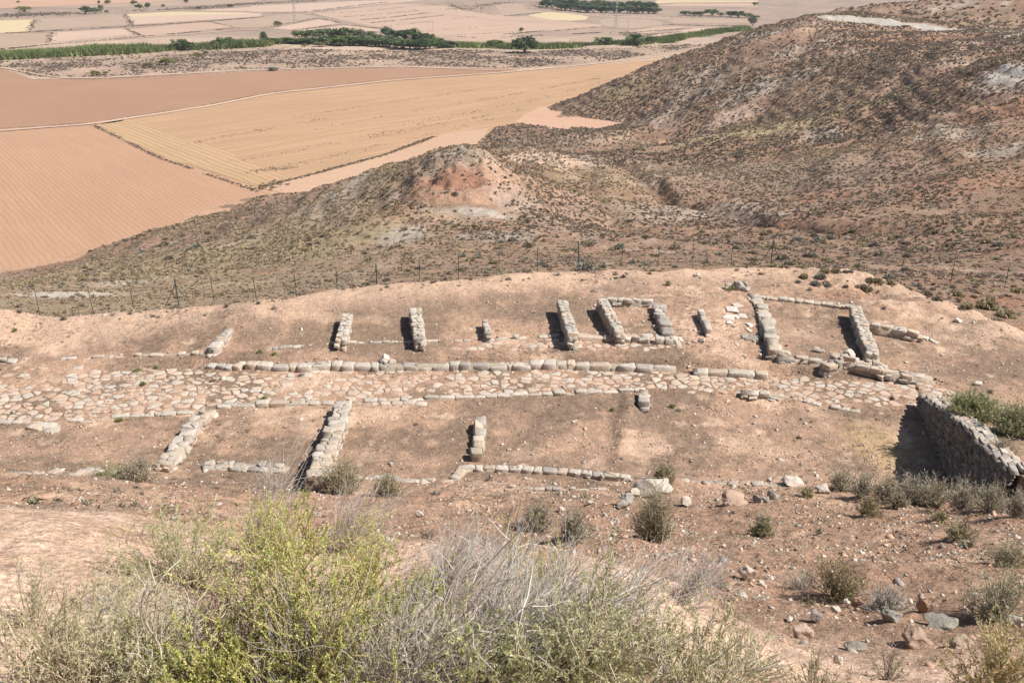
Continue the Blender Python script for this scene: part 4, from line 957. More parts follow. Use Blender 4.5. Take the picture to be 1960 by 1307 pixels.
wall('stone_wall', 'wall running off to the right from the tall shadowed one, its near face dark', [(1668,617,.6),(1760,636,.5)], .45, (.35,.6), .18, seed=16, lich=.2, warm=.45)
wall('stone_wall', 'low broken stones trailing off the end of the wall with the dark near face', [(1758,640,.15),(1786,652,.08)], .3, (.3,.5), .14, seed=17, nw=1, core=False, jit=.25, lich=.1)
wall('stone_wall', 'low front wall of thin blocks along the road below the big empty room', [(1488,686,.3),(1530,692,.25),(1575,696,.28)], .36, (.35,.6), .16, seed=18, lich=.25, warm=.4, jit=.2)
wall('stone_wall', 'heaped front wall of rough boulders at the right of the big empty room', [(1578,690,.5),(1610,688,.55),(1690,697,.4)], .6, (.25,.5), .19, seed=19, lich=.45, jit=.22, ragged=.15, wob=.07)
wall('stone_wall', 'collapsed wall end stepping down to the paved road at the far right', [(1672,690,.35),(1700,704,.4),(1740,712,.4),(1785,722,.2)], .62, (.22,.48), .17, seed=20, lich=.25, warm=.3, jit=.2, ragged=.2, wob=.08)
wall('footing', 'thin flush line of pale foundation stones running along the front of the upper rooms', [(100,688,.05),(240,680,.05),(410,673,.08),(530,666,.06),(650,655,.07),(830,652,.07),(930,650,.06),(1070,641,.07)], .26, (.25,.6), .1, 'stone footing', seed=21, nw=1, lich=.05, warm=.15, jit=.2, wob=.04)
wall('footing', 'scattered flush foundation stones at the far left edge of the upper terrace', [(-60,690,.05),(40,691,.05),(170,684,.06)], .4, (.3,.6), .1, 'stone footing', seed=22, nw=1, lich=.1, jit=.25, wob=.12)
# kerb of big blocks
wall('kerb', 'long kerb wall of big pale limestone blocks running the length of the paved road', [(470,688,.26),(560,685,.27),(640,683,.27),(760,685,.27),(880,681,.3),(1050,681,.28),(1180,683,.27),(1295,688,.25)], .5, (.3,.9), .3, 'kerb wall', seed=24, nw=1, lich=.2, warm=.15, jit=.19, ragged=.0, hz=.08, wob=.05)
wall('kerb', 'short row of weathered kerb stones separated by a gap from the left end of the long kerb', [(398,688,.22),(460,686,.2)], .42, (.3,.5), .2, 'kerb wall', seed=25, nw=2, lich=.4, jit=.2, core=False)
wall('kerb', 'separate kerb run of five long pale blocks right of the long kerb', [(1328,693,.22),(1400,696,.22),(1470,699,.26)], .5, (.55,.95), .3, 'kerb wall', seed=26, nw=1, lich=.05, warm=.4, jit=.12, ragged=.0)
wall('kerb', 'second narrow row of small stones set behind the left half of the long kerb', [(540,682,.3),(600,681,.3),(640,681,.3)], .3, (.2,.5), .2, 'kerb wall', seed=27, nw=1, lich=.15, jit=.22, core=False, ragged=.3)
# near edge of the road
wall('footing', 'flush edge stones on the near side of the paved road, left of ridged outcrop', [(-60,812,.06),(50,805,.06),(180,800,.08),(230,795,.07),(320,790,.07),(400,784,.1)], .26, (.3,.7), .1, 'stone footing', seed=28, nw=1, lich=.05, jit=.2, wob=.05)
wall('footing', 'ridged pale outcrop of edge stones between the two big near walls', [(415,775,.14),(450,772,.15),(520,766,.22),(560,765,.22),(600,769,.12),(640,770,.1)], .34, (.3,.7), .16, 'stone footing', seed=29, nw=2, lich=.25, warm=.1, jit=.28, wob=.05)
wall('footing', 'long flush line of white edge stones on the near side of the road, middle part', [(665,766,.06),(870,758,.08),(1000,752,.08),(1160,747,.1),(1235,744,.06)], .3, (.35,.75), .1, 'stone footing', seed=30, nw=1, lich=.0, warm=.15, jit=.18, wob=.04)
wall('footing', 'second patchy line of stones just below the middle edge stones', [(680,773,.05),(760,770,.07),(815,772,.05)], .34, (.3,.6), .1, 'stone footing', seed=31, nw=1, lich=.0, jit=.25, wob=.08)
wall('footing', 'broken edge stones starting at an upright block, near side of the road at right', [(1418,746,.28),(1455,750,.22),(1500,757,.12),(1545,765,.08),(1570,771,.05)], .36, (.22,.5), .14, 'stone footing', seed=32, nw=1, lich=.2, jit=.28, wob=.08)
wall('footing', 'small flush slabs ending the road edge below the paving at far right', [(1590,778,.04),(1640,784,.05),(1690,789,.04)], .3, (.3,.5), .1, 'stone footing', seed=33, nw=1, lich=.0, jit=.25, wob=.1)
wall('footing', 'flat rubble spread below the road edge at the far left', [(60,812,.12),(90,818,.1),(115,815,.12)], .8, (.4,.7), .15, 'stone footing', seed=34, nw=2, lich=.1, jit=.3, wob=.12)
# near rooms
wall('stone_wall', 'broad pale near wall slanting down to the straw shrub, left of the biggest near wall', [(400,782,.35),(368,812,.42),(345,845,.45),(312,885,.4)], .62, (.25,.5), .18, group=WG, seed=35, lich=.05, warm=.3, jit=.2, ragged=.2)
wall('stone_wall', 'biggest near wall, tall and pale with orange stones, running down into the olive shrubs', [(658,768,.5),(645,805,.65),(628,845,.8),(612,890,.9),(604,910,.8)], .68, (.25,.5), .18, group=WG, seed=36, lich=.08, warm=.3, jit=.18, ragged=.2)
wall('stone_wall', 'line of five separate blocks standing alone in the middle of the near rooms', [(919,797,.42),(916,862,.4)], .42, (.42,.52), .42, group=WG, seed=37, nw=1, lich=.1, warm=.5, jit=.12, core=False, ragged=0)
wall('stone_wall', 'short stub of rough grey stones at the head of the earth ridge', [(1232,744,.4),(1233,768,.45)], .46, (.3,.5), .2, group=WG, seed=38, lich=.6, warm=.05, jit=.25, ragged=.2)
wall('stone_wall', 'long flat mortared wall across the near side of the middle rooms with an angled left end', [(868,915,.1),(890,892,.15),(1000,895,.15),(1100,901,.15),(1205,912,.1)], .34, (.22,.5), .14, seed=39, lich=.15, warm=.1, nw=2, ragged=.05, jit=.12)
wall('footing', 'rough near footing line running left from the long flat mortared wall', [(640,915,.1),(720,912,.1),(800,920,.08),(868,920,.1)], .4, (.3,.6), .12, 'stone footing', seed=40, nw=2, lich=.3, jit=.25, wob=.1)
wall('footing', 'faint stones along the top of the bank right of the long flat mortared wall', [(1215,914,.06),(1330,920,.05),(1450,926,.06),(1530,926,.06)], .3, (.25,.5), .1, 'stone footing', seed=41, nw=1, lich=.2, jit=.3, wob=.12, ragged=.4)
wall('footing', 'thin line of small stones half way down the bank in front of the mortared wall', [(890,934,.04),(1000,934,.04),(1160,936,.04)], .16, (.15,.4), .08, 'stone footing', seed=42, nw=1, lich=.1, jit=.3, wob=.06)
wall('stone_wall', 'low wide flat rubble wall between the two near walls behind the dead twigs', [(390,892,.1),(440,888,.12),(490,892,.1),(550,896,.12)], .6, (.2,.45), .14, seed=43, lich=.35, warm=.05, nw=2, jit=.22)
wall('footing', 'pale stone edging above the reddish bank at the far left bottom of the terrace', [(20,915,.12),(60,914,.14),(130,915,.08),(170,905,.2),(225,905,.18)], .3, (.2,.4), .12, 'stone footing', seed=44, nw=1, lich=.15, jit=.28, wob=.1)
# white slabs in the gap between rooms
def slabs(label, items, seed, cat='stone slabs', col=PALE * .92):
    r = np.random.default_rng(seed); a = Acc(); o0 = hit(items[0][0], items[0][1])
    for u, v, wpx, dpx in items:
        p = hit(u, v); sc = math.hypot(p[1], CAMZ) / F; q = hit(u, v + dpx / 2); q2 = hit(u, v - dpx / 2); dy = max(.1, (q2[1] - q[1]) / 2)
        rocks(a, np.array([[p[0], p[1], p[2] + .015]]), np.array([[wpx * sc / 2 * .85, dy * .85, .035]]), r.normal(0, .2), col, r, 4., .2, .02)
    return tag(a.build('stone_slab', M_STONE, origin=o0), label, cat)
slabs('flat white floor slabs in broken pieces right of the short leaning line of stones', [(1400,592,26,14),(1412,585,22,10),(1395,607,22,12),(1396,618,14,8),(1410,606,16,8),(1421,606,16,11)], 5)
slabs('small white flat slabs lying between the broken floor slabs and the wide rubble wall', [(1434,622,12,8),(1433,632,10,8),(1441,572,22,9)], 6)
slabs('pale flat slab standing alone below the three squared blocks', [(1299,658,12,14),(1303,650,8,8)], 7, 'stone slab')
slabs('flat weathered stone slab at the left foot of the wide rubble wall', [(1445,648,30,10),(1425,645,14,8)], 8, 'stone slabs', LICH)

# ------------------------------------------------------------------ retaining wall with its own coursed face
def retaining():
    r = np.random.default_rng(55); acc = Acc(); L0, L1 = 0.0, RLEN + 4.6; w = .55
    def top(s): return np.interp(s, *RTOP) + .02
    ch = .105; nc = int(3.4 / ch)
    sl0 = np.arctan2(rd[1], rd[0])
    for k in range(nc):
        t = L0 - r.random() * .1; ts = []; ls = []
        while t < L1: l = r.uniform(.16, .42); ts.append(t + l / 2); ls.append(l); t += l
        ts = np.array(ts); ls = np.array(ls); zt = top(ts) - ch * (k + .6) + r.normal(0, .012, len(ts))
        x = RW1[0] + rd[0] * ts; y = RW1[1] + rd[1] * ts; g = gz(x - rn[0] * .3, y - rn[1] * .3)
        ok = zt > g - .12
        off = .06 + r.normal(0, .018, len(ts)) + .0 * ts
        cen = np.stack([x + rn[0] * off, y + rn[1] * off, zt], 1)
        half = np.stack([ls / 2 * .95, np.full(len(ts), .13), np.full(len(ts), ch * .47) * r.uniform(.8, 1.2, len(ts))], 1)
        if ok.any(): rocks(acc, cen[ok], half[ok], sl0, (mixcol(ok.sum(), r, .35, .35)) * .6, r, 6, .13, .04, CT2)  # shade of the wall face put into the stone colour; coping stays undarkened
    for j in range(4):      # coping
        t = L0; ts = []; ls = []
        while t < L1: l = r.uniform(.22, .5); ts.append(t + l / 2); ls.append(l); t += l
        ts = np.array(ts); ls = np.array(ls); off = .10 + j * .15 + r.normal(0, .03, len(ts))
        cen = np.stack([RW1[0] + rd[0] * ts + rn[0] * off, RW1[1] + rd[1] * ts + rn[1] * off, top(ts) - .02 + r.normal(0, .02, len(ts))], 1)
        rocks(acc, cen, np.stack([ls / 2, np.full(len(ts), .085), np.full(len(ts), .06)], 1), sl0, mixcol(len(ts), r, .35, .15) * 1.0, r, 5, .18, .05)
    t = np.linspace(L0 + .05, L1, 40); z = top(t) - .07; x = RW1[0] + rd[0] * t; y = RW1[1] + rd[1] * t; n = 40; V = []
    for off, zz in ((.10, np.full(n, -.4)), (.10, z), (.6, z), (.6, np.full(n, -.4))): V.append(np.stack([x + rn[0] * off, y + rn[1] * off, zz], 1))
    i = np.arange(n - 1); F_ = np.concatenate([np.stack([i + o * n, i + 1 + o * n, i + 1 + (o + 1) * n, i + (o + 1) * n], 1) for o in range(3)] + [np.array([[0, n, 2 * n, 3 * n]])])
    acc.add(np.concatenate(V), F_, (.20, .15, .11))
    tag(acc.build('retaining_wall', M_STONE, origin=(RW1[0], RW1[1], 0)), 'tall retaining wall of small stacked stones, face painted shade-dark, with a deep shadow at its foot, at the right', 'retaining wall')
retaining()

# ------------------------------------------------------------------ paved road
def paving():
    r = np.random.default_rng(9); cells = []
    def clip(poly, nx, ny, c):
        out = []
        for i in range(len(poly)):
            a, b = poly[i], poly[(i + 1) % len(poly)]; da = a[0] * nx + a[1] * ny - c; db = b[0] * nx + b[1] * ny - c
            if da <= 0: out.append(a)
            if (da < 0) != (db < 0):
                t = da / (da - db); out.append((a[0] + (b[0] - a[0]) * t, a[1] + (b[1] - a[1]) * t))
        return out
    sp = .44; pts = []
    for j, y in enumerate(np.arange(30, 41.5, sp * .8)):
        for x in np.arange(-26, 23, sp): pts.append((x + (j % 2) * sp / 2 + r.normal(0, sp * .28), y + r.normal(0, sp * .25)))
    pts = np.array(pts); u, v = proj(pts[:, 0], pts[:, 1], 0.)
    yk = np.interp(pts[:, 0], KERB[:, 0], KERB[:, 1]); yf = np.interp(pts[:, 0], FRONT[:, 0], FRONT[:, 1])
    road = (pts[:, 1] > yf + .12) & (pts[:, 1] < yk - .55) & (u > -250) & (u < 2150)
    walk = (u > 905) & (u < 1300) & (v > 656) & (v < 682)
    d = fbm(pts[:, 0], pts[:, 1], 3.2, 3, 17)
    pr = 1.12 + d * .9 + .45 * sstep(260, 120, u) * sstep(730, 760, v) + .5 * sstep(1300, 1500, u) + .25 * sstep(900, 1050, u) * sstep(715, 735, v) - .55 * sstep(735, 705, v) * sstep(200, 700, u) * sstep(1750, 1500, u) - .3 * sstep(350, 150, u) * sstep(740, 715, v) - .25 * sstep(300, 420, u) * sstep(700, 500, u)
    pr = np.where((v < 738) & (u < 120), .35, pr); pr = np.where(walk, .62 + .35 * sstep(950, 1080, u) - .4 * sstep(668, 658, v) * (u < 1080), pr)
    ok = (road | walk) & (r.random(len(pts)) < pr); acc = Acc()
    for i in np.where(ok)[0]:
        p = pts[i]; m = np.hypot(*(pts - p).T); nb = np.where((m < sp * 2.3) & (m > 0))[0]; poly = [(-.5, -.5), (.5, -.5), (.5, .5), (-.5, .5)]
        for k in nb:
            q = pts[k] - p; L = np.hypot(*q); poly = clip(poly, q[0] / L, q[1] / L, L / 2 - .010)
            if len(poly) < 3: break
        if len(poly) < 3: continue
        P = np.array(poly) * r.uniform(.86, 1.0)
        Q = np.concatenate([[a * .86 + b * .14, a * .14 + b * .86] for a, b in zip(P, np.roll(P, -1, 0))])
        Q = Q * (1 + r.normal(0, .055, (len(Q), 1))) + p; n = len(Q); c = Q.mean(0)
        g = float(gz(*c)); hh = r.uniform(-.012, .022); tl = r.normal(0, .03, 2)
        def zz(q, h_): return g + h_ + (q - c) @ tl
        In = c + (Q - c) * .86; Mid = c + (Q - c) * .45
        V = np.concatenate([np.c_[Q, zz(Q, -.05)], np.c_[c + (Q - c) * .97, zz(Q, hh * .4)], np.c_[In, zz(In, hh)], np.c_[Mid, zz(Mid, hh + r.uniform(0, .012))], [[c[0], c[1], zz(c, hh + .008)]]])
        i0 = np.arange(n); i1 = (i0 + 1) % n
        F4 = np.concatenate([np.stack([i0 + o * n, i1 + o * n, i1 + (o + 1) * n, i0 + (o + 1) * n], 1) for o in range(3)]); F3 = np.stack([i0 + 3 * n, i1 + 3 * n, np.full(n, 4 * n)], 1)
        base = np.array([.455, .325, .238]) if r.random() < .5 else np.array([.475, .375, .295]); base = base * r.uniform(.88, 1.12)
        if r.random() < .2: base = LIME * .98
        acc.add(V, [F4, F3], base)
    tag(acc.build('paved_road', M_PAVE, smooth=False), kind='structure')
paving()

# ------------------------------------------------------------------ loose stones
def pebbles(n, area, s0, s1, r, pale=.6, name='gravel'):
    x = r.uniform(area[0], area[1], n); y = r.uniform(area[2], area[3], n); u, v = proj(x, y, gz(x, y))
    return x, y, u, v
r_ = np.random.default_rng(33); x = r_.uniform(-27, 28, 48000); y = r_.uniform(10, 54, 48000)
ye_ = np.interp(x, EDGE[:, 0], EDGE[:, 1]); k = (np.abs(x) < y * .58 + 1) & (y < ye_ + 2.5) & (r_.random(len(x)) < np.clip(.38 + .9 * fbm(x, y, 3, 3, 14) + .3 * (y < 29) * (x > 0), .04, 1)); x, y = x[k], y[k]
s = .012 + .035 * r_.random(len(x)) ** 3.5 + .05 * (r_.random(len(x)) < .02)
a = Acc(); cc = np.where((r_.random(len(x)) < .55)[:, None], PALE * 1.0, np.where((r_.random(len(x)) < .5)[:, None], SOILP, LICH))
rocks(a, np.stack([x, y, gz(x, y) + s * .25], 1), np.stack([s * 1.5, s, s * .7], 1), r_.random(len(x)) * 6.28, cc, r_, 2.6, .25, .2, cube_tpl(1))
x2 = r_.uniform(-8, 8, 9000); y2 = r_.uniform(3.8, 11, 9000); s2 = .003 + .012 * r_.random(9000) ** 3
rocks(a, np.stack([x2, y2, gz(x2, y2) + s2 * .2], 1), np.stack([s2 * 1.4, s2, s2 * .7], 1), r_.random(9000) * 6.28, np.where((r_.random(9000) < .35)[:, None], PALE, SOILP * .9), r_, 2.6, .25, .2, cube_tpl(1))
tag(a.build('gravel', M_STONE), kind='stuff')
# stones on the bank slope (lumpy clods)
x = r_.uniform(-12, 16, 9000); y = r_.uniform(6.5, 30, 9000); u, v = proj(x, y, gz(x, y)); k = (v > 935) & (u > 560) & (u < 2100) & (r_.random(len(x)) < np.clip(.35 + 1.1 * fbm(x, y, 1.6, 3, 15), .05, 1)); x, y = x[k], y[k]
s = .012 + .04 * r_.random(len(x)) ** 4; cc = np.where((r_.random(len(x)) < .3)[:, None], LIME, SOILP * np.array([.85, .8, .8]))
a = Acc(); rocks(a, np.stack([x, y, gz(x, y) + s * .1], 1), np.stack([s * 1.3, s, s * .8], 1), r_.random(len(x)) * 6.28, cc, r_, 2.6, .25, .2, CT2)
tag(a.build('rubble', M_STONE), kind='stuff')
def rock(u, v, wpx, hpx, label, col=LIME, depth=.8, jit=.22, power=3.2, sink=.3, yaw=None, cat='rock', tilt=.1, name='rock', rough=.2):
    """one loose rock whose foot is at the pixel"""
    p = hit(u, v); sc = math.hypot(p[1], CAMZ - p[2]) / F; w_ = wpx * sc / 2; hz = hpx * sc / 2 * 1.1
    r = np.random.default_rng(int(u * 13 + v)); a = Acc()
    rocks(a, np.array([[0, 0, hz * (1 - sink)]]), np.array([[w_, w_ * depth, hz]]), r.normal(0, .3) if yaw is None else yaw, col, r, power + 1.5, jit, tilt, CT8, .04, 14, (.62, .95))
    V = a.V[0]; n3 = fbm(V[:, 0] * 1 + p[0] * 7 + V[:, 2], V[:, 1] + V[:, 2] * .7 + p[1], w_ * .5, 4, 5); a.V[0] = V * (1 + rough * n3[:, None])
    o = a.build(name, M_STONE); o.location = (p[0], p[1] + w_ * depth * .5, p[2]); return tag(o, label, cat)
rock(1256,948,86,30,'large pale flat boulder behind the round olive shrub on the bank', LIME, .6, .15)
rock(1312,968,24,18,'rounded grey rock right of the boulder with the shrub', LIME)
rock(1200,966,30,24,'grey rock touching the left side of the boulder with the shrub', LICH)
rock(1190,974,24,16,'dark grey rock in the shadow left of the round olive shrub', LICH)
rock(1214,950,24,14,'grey rock wedged against the boulder, upper left', LIME)
rock(1180,1003,13,14,'small upright pale rock below the shadowed grey rocks', PALE)
rock(1520,930,42,18,'large pale slab on the edge of the bank, left of the shrub row', PALE, .7, .12)
rock(1473,922,12,8,'small pale rock between the slabs and the terrace edge', PALE)
rock(1576,944,26,14,'pointed pale rock at the left end of the shrub row', LIME)
rock(1412,968,60,14,'broad pinkish conglomerate lump beside the leaning slabs', np.array([.40,.285,.21]), .9, .2, 2.6, .75, rough=.5)
rock(1450,962,22,16,'leaning thin grey slab, left of three', LICH, .5, .15, 5, yaw=-.9)
rock(1465,962,20,14,'leaning thin grey slab, middle of three', LIME, .5, .15, 5, yaw=-.9)
rock(1480,956,26,16,'leaning thin grey slab, right of three', LICH, .6, .15, 5, yaw=-.7)
rock(1433,1112,34,30,'pitted pale rock with dark holes left of the twiggy green shrub', np.array([.60,.46,.37]), .9, .28)
rock(1469,1110,14,14,'white upright stone beside the pitted pale rock', PALE)
rock(1458,1122,12,10,'small white stone under the dead twigs', PALE)
rock(1392,1132,14,12,'small tan stone left below the pitted rock', WARM)
rock(1600,1174,20,12,'white chip of stone below the twiggy green shrub', PALE)
rock(1642,1162,26,20,'reddish angular clod at the right foot of the twiggy green shrub', np.array([.42,.26,.18]))
rock(1536,1222,42,26,'rounded tan rock half buried in the lower bank', np.array([.50,.37,.29]), .8, .15, 2.6, .5)
rock(1563,1190,26,22,'dark lumpy rock on the lower bank above the half buried one', LICH * .8)
rock(1706,1190,44,22,'dark shadowed rock left of the large lower outcrop', LICH * .85, .8, .28)
rock(1760,1240,64,40,'largest rough conglomerate outcrop on the lower right bank', np.array([.38, .27, .20]), .9, .3, 2.6, .62, rough=.35)
rock(1806,1206,66,17,'grey crusted outcrop touching the largest one on the right', LICH * .75, .8, .3, 2.6, .6, rough=.4)
rock(1768,1172,34,34,'dark upright wedge of rock above the lower outcrops', np.array([.36,.23,.16]), .5, .3)
rock(1842,1238,50,17,'pale outcrop at the right end of the lower rocks', np.array([.38, .28, .21]), .8, .25, 2.6, .65, rough=.6)
rock(1940,1200,26,24,'grey stone under the shrub at the right edge', LIME)
rock(1605,1270,22,14,'small white rock near the bottom of the bank', PALE)
rock(1640,1245,40,14,'flat dark crusted stone near the bottom right', LICH*.85, .7, .3)
rock(1334,530,14,8,'small grey rock alone near the far edge of the terrace', PALE)
rock(1834,617,16,7,'flat pale rock lying alone beyond the right hand walls', PALE)
rock(1568,675,20,10,'flat grey block lying inside the big empty room', LIME, .6, .1, 6)
rock(1502,690,26,20,'large grey block leaning at the lower left corner of the big empty room', LIME, .8, .2, 5)
rock(1872,738,18,9,'white pointed stone at the right end of the paved road', PALE)
rock(1455,686,7,11,'small upright white stone left of the wide rubble wall', PALE)
rock(1345,655,14,9,'small grey stone below the short leaning line of stones', LIME)
rock(954,648,9,7,'little dark reddish stone right of the short narrow wall stub', np.array([.38,.26,.2]))
rock(1192,880,10,6,'small dark stone at the foot of the earth ridge', LICH)
rock(975,862,10,5,'single tan stone on the floor right of the five blocks', WARM)
rock(1098,809,8,4,'flat white stone on the floor of the middle near room', PALE)
rock(1395,553,20,12,'left flat slab of the grey stone heap at the head of the rubble wall', LIME, .6, .2, 5)
rock(1415,556,26,18,'dark middle stone of the heap at the head of the rubble wall', LICH, .8, .25)
rock(1427,551,14,16,'tall back stone of the heap at the head of the rubble wall', LICH, .7, .2)
rock(1429,559,18,11,'right front block of the heap at the head of the rubble wall', LIME, .7, .15, 6)
rock(1600,696,24,24,'rounded boulder at the left of the heaped front wall', LIME, .8, .2)
rock(1626,694,26,26,'tilted pointed boulder leaning in the heaped front wall', PALE*.9, .7, .25, tilt=.4)
rock(1682,712,26,18,'grey boulder with a dark underside where the collapsed wall begins', LIME, .8, .2)
rock(750,700,18,13,'pale block fallen forward off the kerb onto the road', PALE, .7, .15, 5)
rock(735,696,24,17,'white pointed block jutting from the kerb beside the fallen one', PALE, .7, .2, 5)
rock(462,700,18,6,'flat slab lying in front of the left end of the long kerb', PALE, .7, .15, 5)
rock(1236,990,14,10,'tiny stone in the shadow of the round olive shrub', LIME)
rock(1130,965,14,10,'grey stone on the bank left of the boulder', LIME)
rock(803,990,16,14,'grey stone with a crack shadow on the middle bank', LIME)
rock(1075,978,12,11,'white stone on the bank above the dry shrub', PALE)

# ------------------------------------------------------------------ fence
M_FENCE = vc_mat('fence_paint', (), (), rough=.6)
PG = (.05, .075, .06)
posts = [(77,604,0),(180,599,0),(256,592,0),(343,587,1),(411,581,0),(492,578,0),(569,574,0),(646,565,0),(722,556,1),(802,544,0),(878,534,0),(955,523,0),(1029,517,0),(1108,507,1),(1190,506,0),(1258,510,0),(1326,511,0),(1399,506,0),(1475,506,1),(1555,511,0),(1641,521,0),(1725,524,0),(1819,541,0),(1922,551,0),(2030,585,0)]
fr = None; wp = []
for i, (u, v, big) in enumerate(posts):
    a, b = ray(u, v); t = np.linspace(40, 90, 800); x = a * t; yed = np.interp(x, EDGE[:, 0], EDGE[:, 1]); z = gz(x, t)
    pv = proj(x, t, z)[1]; ok = t > yed + 2.2; k = np.where(ok & (np.abs(pv - v) < 2.0))[0]
    if len(k): y = t[k[0]]
    else: y = float(np.interp(0, (t - yed - 4.0), t))
    x = float(a * y); wp.append((x, y, float(gz(x, y))))
H_F = 1.62
fr = empty('wire_fence', wp[0]); tag(fr, 'thin dark green post and wire fence running along the far edge of the terrace', 'fence')
o0 = np.array(wp[0])
for i, ((u, v, big), p) in enumerate(zip(posts, wp)):
    p = np.array(p) - o0; a = Acc(); rr = .036 if big else .02
    lean = rng.normal(0, .05) + (.12 if u > 1450 else 0) - (.1 if u < 600 else 0)
    hh = H_F * (1.08 if big else 1)
    beam(a, p - (0, 0, .2), p + (lean, 0, hh), rr, PG, 6)
    if big:
        for s in (-1, 1): beam(a, p + (s * .9, 0, -.1), p + (lean, 0, hh * .8), .02, PG, 5)
    a.build('post', M_FENCE, fr)
a = Acc()
for zf in (.15, .4, .65, .9, 1.15, 1.4, 1.58):
    for p, q in zip(wp[:-1], wp[1:]): beam(a, np.array(p) - o0 + (0, 0, zf), np.array(q) - o0 + (0, 0, zf), .0035, (.16, .17, .16), 3)
a.build('wire', M_FENCE, fr)
# ------------------------------------------------------------------ near plants: stems, twigs, leaves
def tubes(acc, P, r0, r1, col, sides=3):
    P = np.asarray(P, float); n, k, _ = P.shape
    T = np.gradient(P, axis=1); T /= np.linalg.norm(T, axis=2)[..., None] + 1e-9
    S = np.cross(T, np.array([.37, .21, .9])); S /= np.linalg.norm(S, axis=2)[..., None] + 1e-9; B = np.cross(T, S)
    an = np.arange(sides) * 2 * np.pi / sides; t = np.linspace(0, 1, k)[None, :, None]
    r0 = np.broadcast_to(r0, n)[:, None, None]; r1 = np.broadcast_to(r1, n)[:, None, None]; rad = (r0 + (r1 - r0) * t)[..., None]
    V = P[:, :, None] + rad * (np.cos(an)[None, None, :, None] * S[:, :, None] + np.sin(an)[None, None, :, None] * B[:, :, None])
    I_ = np.arange(n * k * sides).reshape(n, k, sides); J_ = np.roll(I_, -1, 2)
    Fq = np.stack([I_[:, :-1], J_[:, :-1], J_[:, 1:], I_[:, 1:]], -1).reshape(-1, 4)
    c = np.broadcast_to(col, (n, 3)); acc.add(V.reshape(-1, 3), Fq, np.repeat(c, k * sides, 0))
def grow(r, base, dirs, L, k=6, up=.0, wig=.12):
    """curved stems from base points along directions"""
    n = len(base); t = np.linspace(0, 1, k)
    st = r.normal(0, wig, (n, k, 3)); st[:, 0] = 0; st = np.cumsum(st, 1) / np.sqrt(k)
    d = dirs[:, None] + st + np.array([0, 0, up])[None, None] * t[None, :, None]
    d /= np.linalg.norm(d, axis=2)[..., None]
    seg = d * (np.asarray(L)[:, None, None] / (k - 1)); P = np.concatenate([np.zeros((n, 1, 3)), np.cumsum(seg[:, :-1], 1)], 1) + base[:, None]
    return P
def along(r, P, m, t0=.15, t1=1.0, per=None):
    n, k, _ = P.shape; i = r.integers(0, n, m); t = (t0 + (t1 - t0) * r.random(m)) * (k - 1.001); j = t.astype(int); f = (t - j)[:, None]
    p = P[i, j] * (1 - f) + P[i, j + 1] * f; d = P[i, j + 1] - P[i, j]; d /= np.linalg.norm(d, axis=1)[:, None] + 1e-9
    return p, d, i
def unit(v): return v / (np.linalg.norm(v, axis=1)[:, None] + 1e-9)
def leaves(acc, r, P, m, size, cols, spread=.9, t0=.1, wfac=.28, both=True):
    p, d, i = along(r, P, m, t0); dd = unit(d + r.normal(0, spread, (m, 3))); s = unit(np.cross(dd, r.normal(0, 1, (m, 3)))); L = size * r.uniform(.6, 1.4, (m, 1))
    a = p; b = p + dd * L * .55 + s * L * wfac; c = p + dd * L; e = p + dd * L * .55 - s * L * wfac
    ci = np.asarray(cols)[r.integers(0, len(cols), m)] * r.uniform(.75, 1.25, (m, 1))
    acc.add(np.stack([a, e, c, b], 1).reshape(-1, 3), np.arange(4 * m).reshape(-1, 4), np.repeat(ci, 4, 0))
def shrub(root_name, p, rad, hgt, label, cat='shrub', group=None, seed=0, nst=60, ntw=6, nlf=20, stem_c=(.30,.26,.21), leaf_cols=((.2,.2,.1),), leaf=.02, thick=.004, lean=(0, 0), up=.25, wig=.25, spread=.9, flat=0., tw_len=.35, wfac=.28, dens_low=.15, base_r=.25, stem_up=.3, bark=(.75, .7, .66), lt=.35):
    """stems (with side twigs) and leaves; p is the foot on the ground"""
    r = np.random.default_rng(seed); root = empty(root_name, tuple(p)); tag(root, label, cat, group)
    a = r.random(nst) * 2 * np.pi; ti = r.random(nst) ** .7
    H_ = np.stack([np.cos(a) * ti * rad, np.sin(a) * ti * rad, hgt * (1 - (1 - flat) * .75 * ti ** 2)], 1) * r.uniform(.6, 1.05, (nst, 1)) + np.array([lean[0], lean[1], 0]) * hgt
    bs = np.stack([np.cos(a) * ti, np.sin(a) * ti, np.zeros(nst)], 1) * rad * base_r * r.random((nst, 1)); bs[:, 2] = gz(p[0] + bs[:, 0], p[1] + bs[:, 1]) - p[2] - .02
    L = np.linalg.norm(H_ - bs, axis=1); d0 = unit(H_ - bs); d0 = unit(d0 + np.array([0, 0, -up * .5]))
    P = grow(r, bs, d0, L * 1.05, 7, up, wig)
    st = Acc(); sc = np.array(stem_c) * np.array(bark) * r.uniform(.7, 1.25, (nst, 1)); tubes(st, P, thick * r.uniform(.7, 1.3, nst), thick * .4, sc)
    Q = None
    if ntw:
        m = nst * ntw; b, d, i = along(r, P, m, dens_low, .95); dd = unit(d * .8 + r.normal(0, .55, (m, 3)) + np.array([0, 0, stem_up])); Q = grow(r, b, dd, L[i] * tw_len * r.uniform(.4, 1.1, m), 5, .1, wig * 1.3)
        tubes(st, Q, thick * .5, thick * .22, np.array(stem_c) * r.uniform(.7, 1.3, (m, 1)))
    st.build('stems', M_TWIG, root)
    if nlf:
        lf = Acc(); src = Q if Q is not None else P; leaves(lf, r, src, len(src) * nlf, leaf, leaf_cols, spread, lt, wfac); leaves(lf, r, P, nst * nlf, leaf, leaf_cols, spread, .6, wfac)
        lf.build('leaves', M_LEAF, root)
    return root
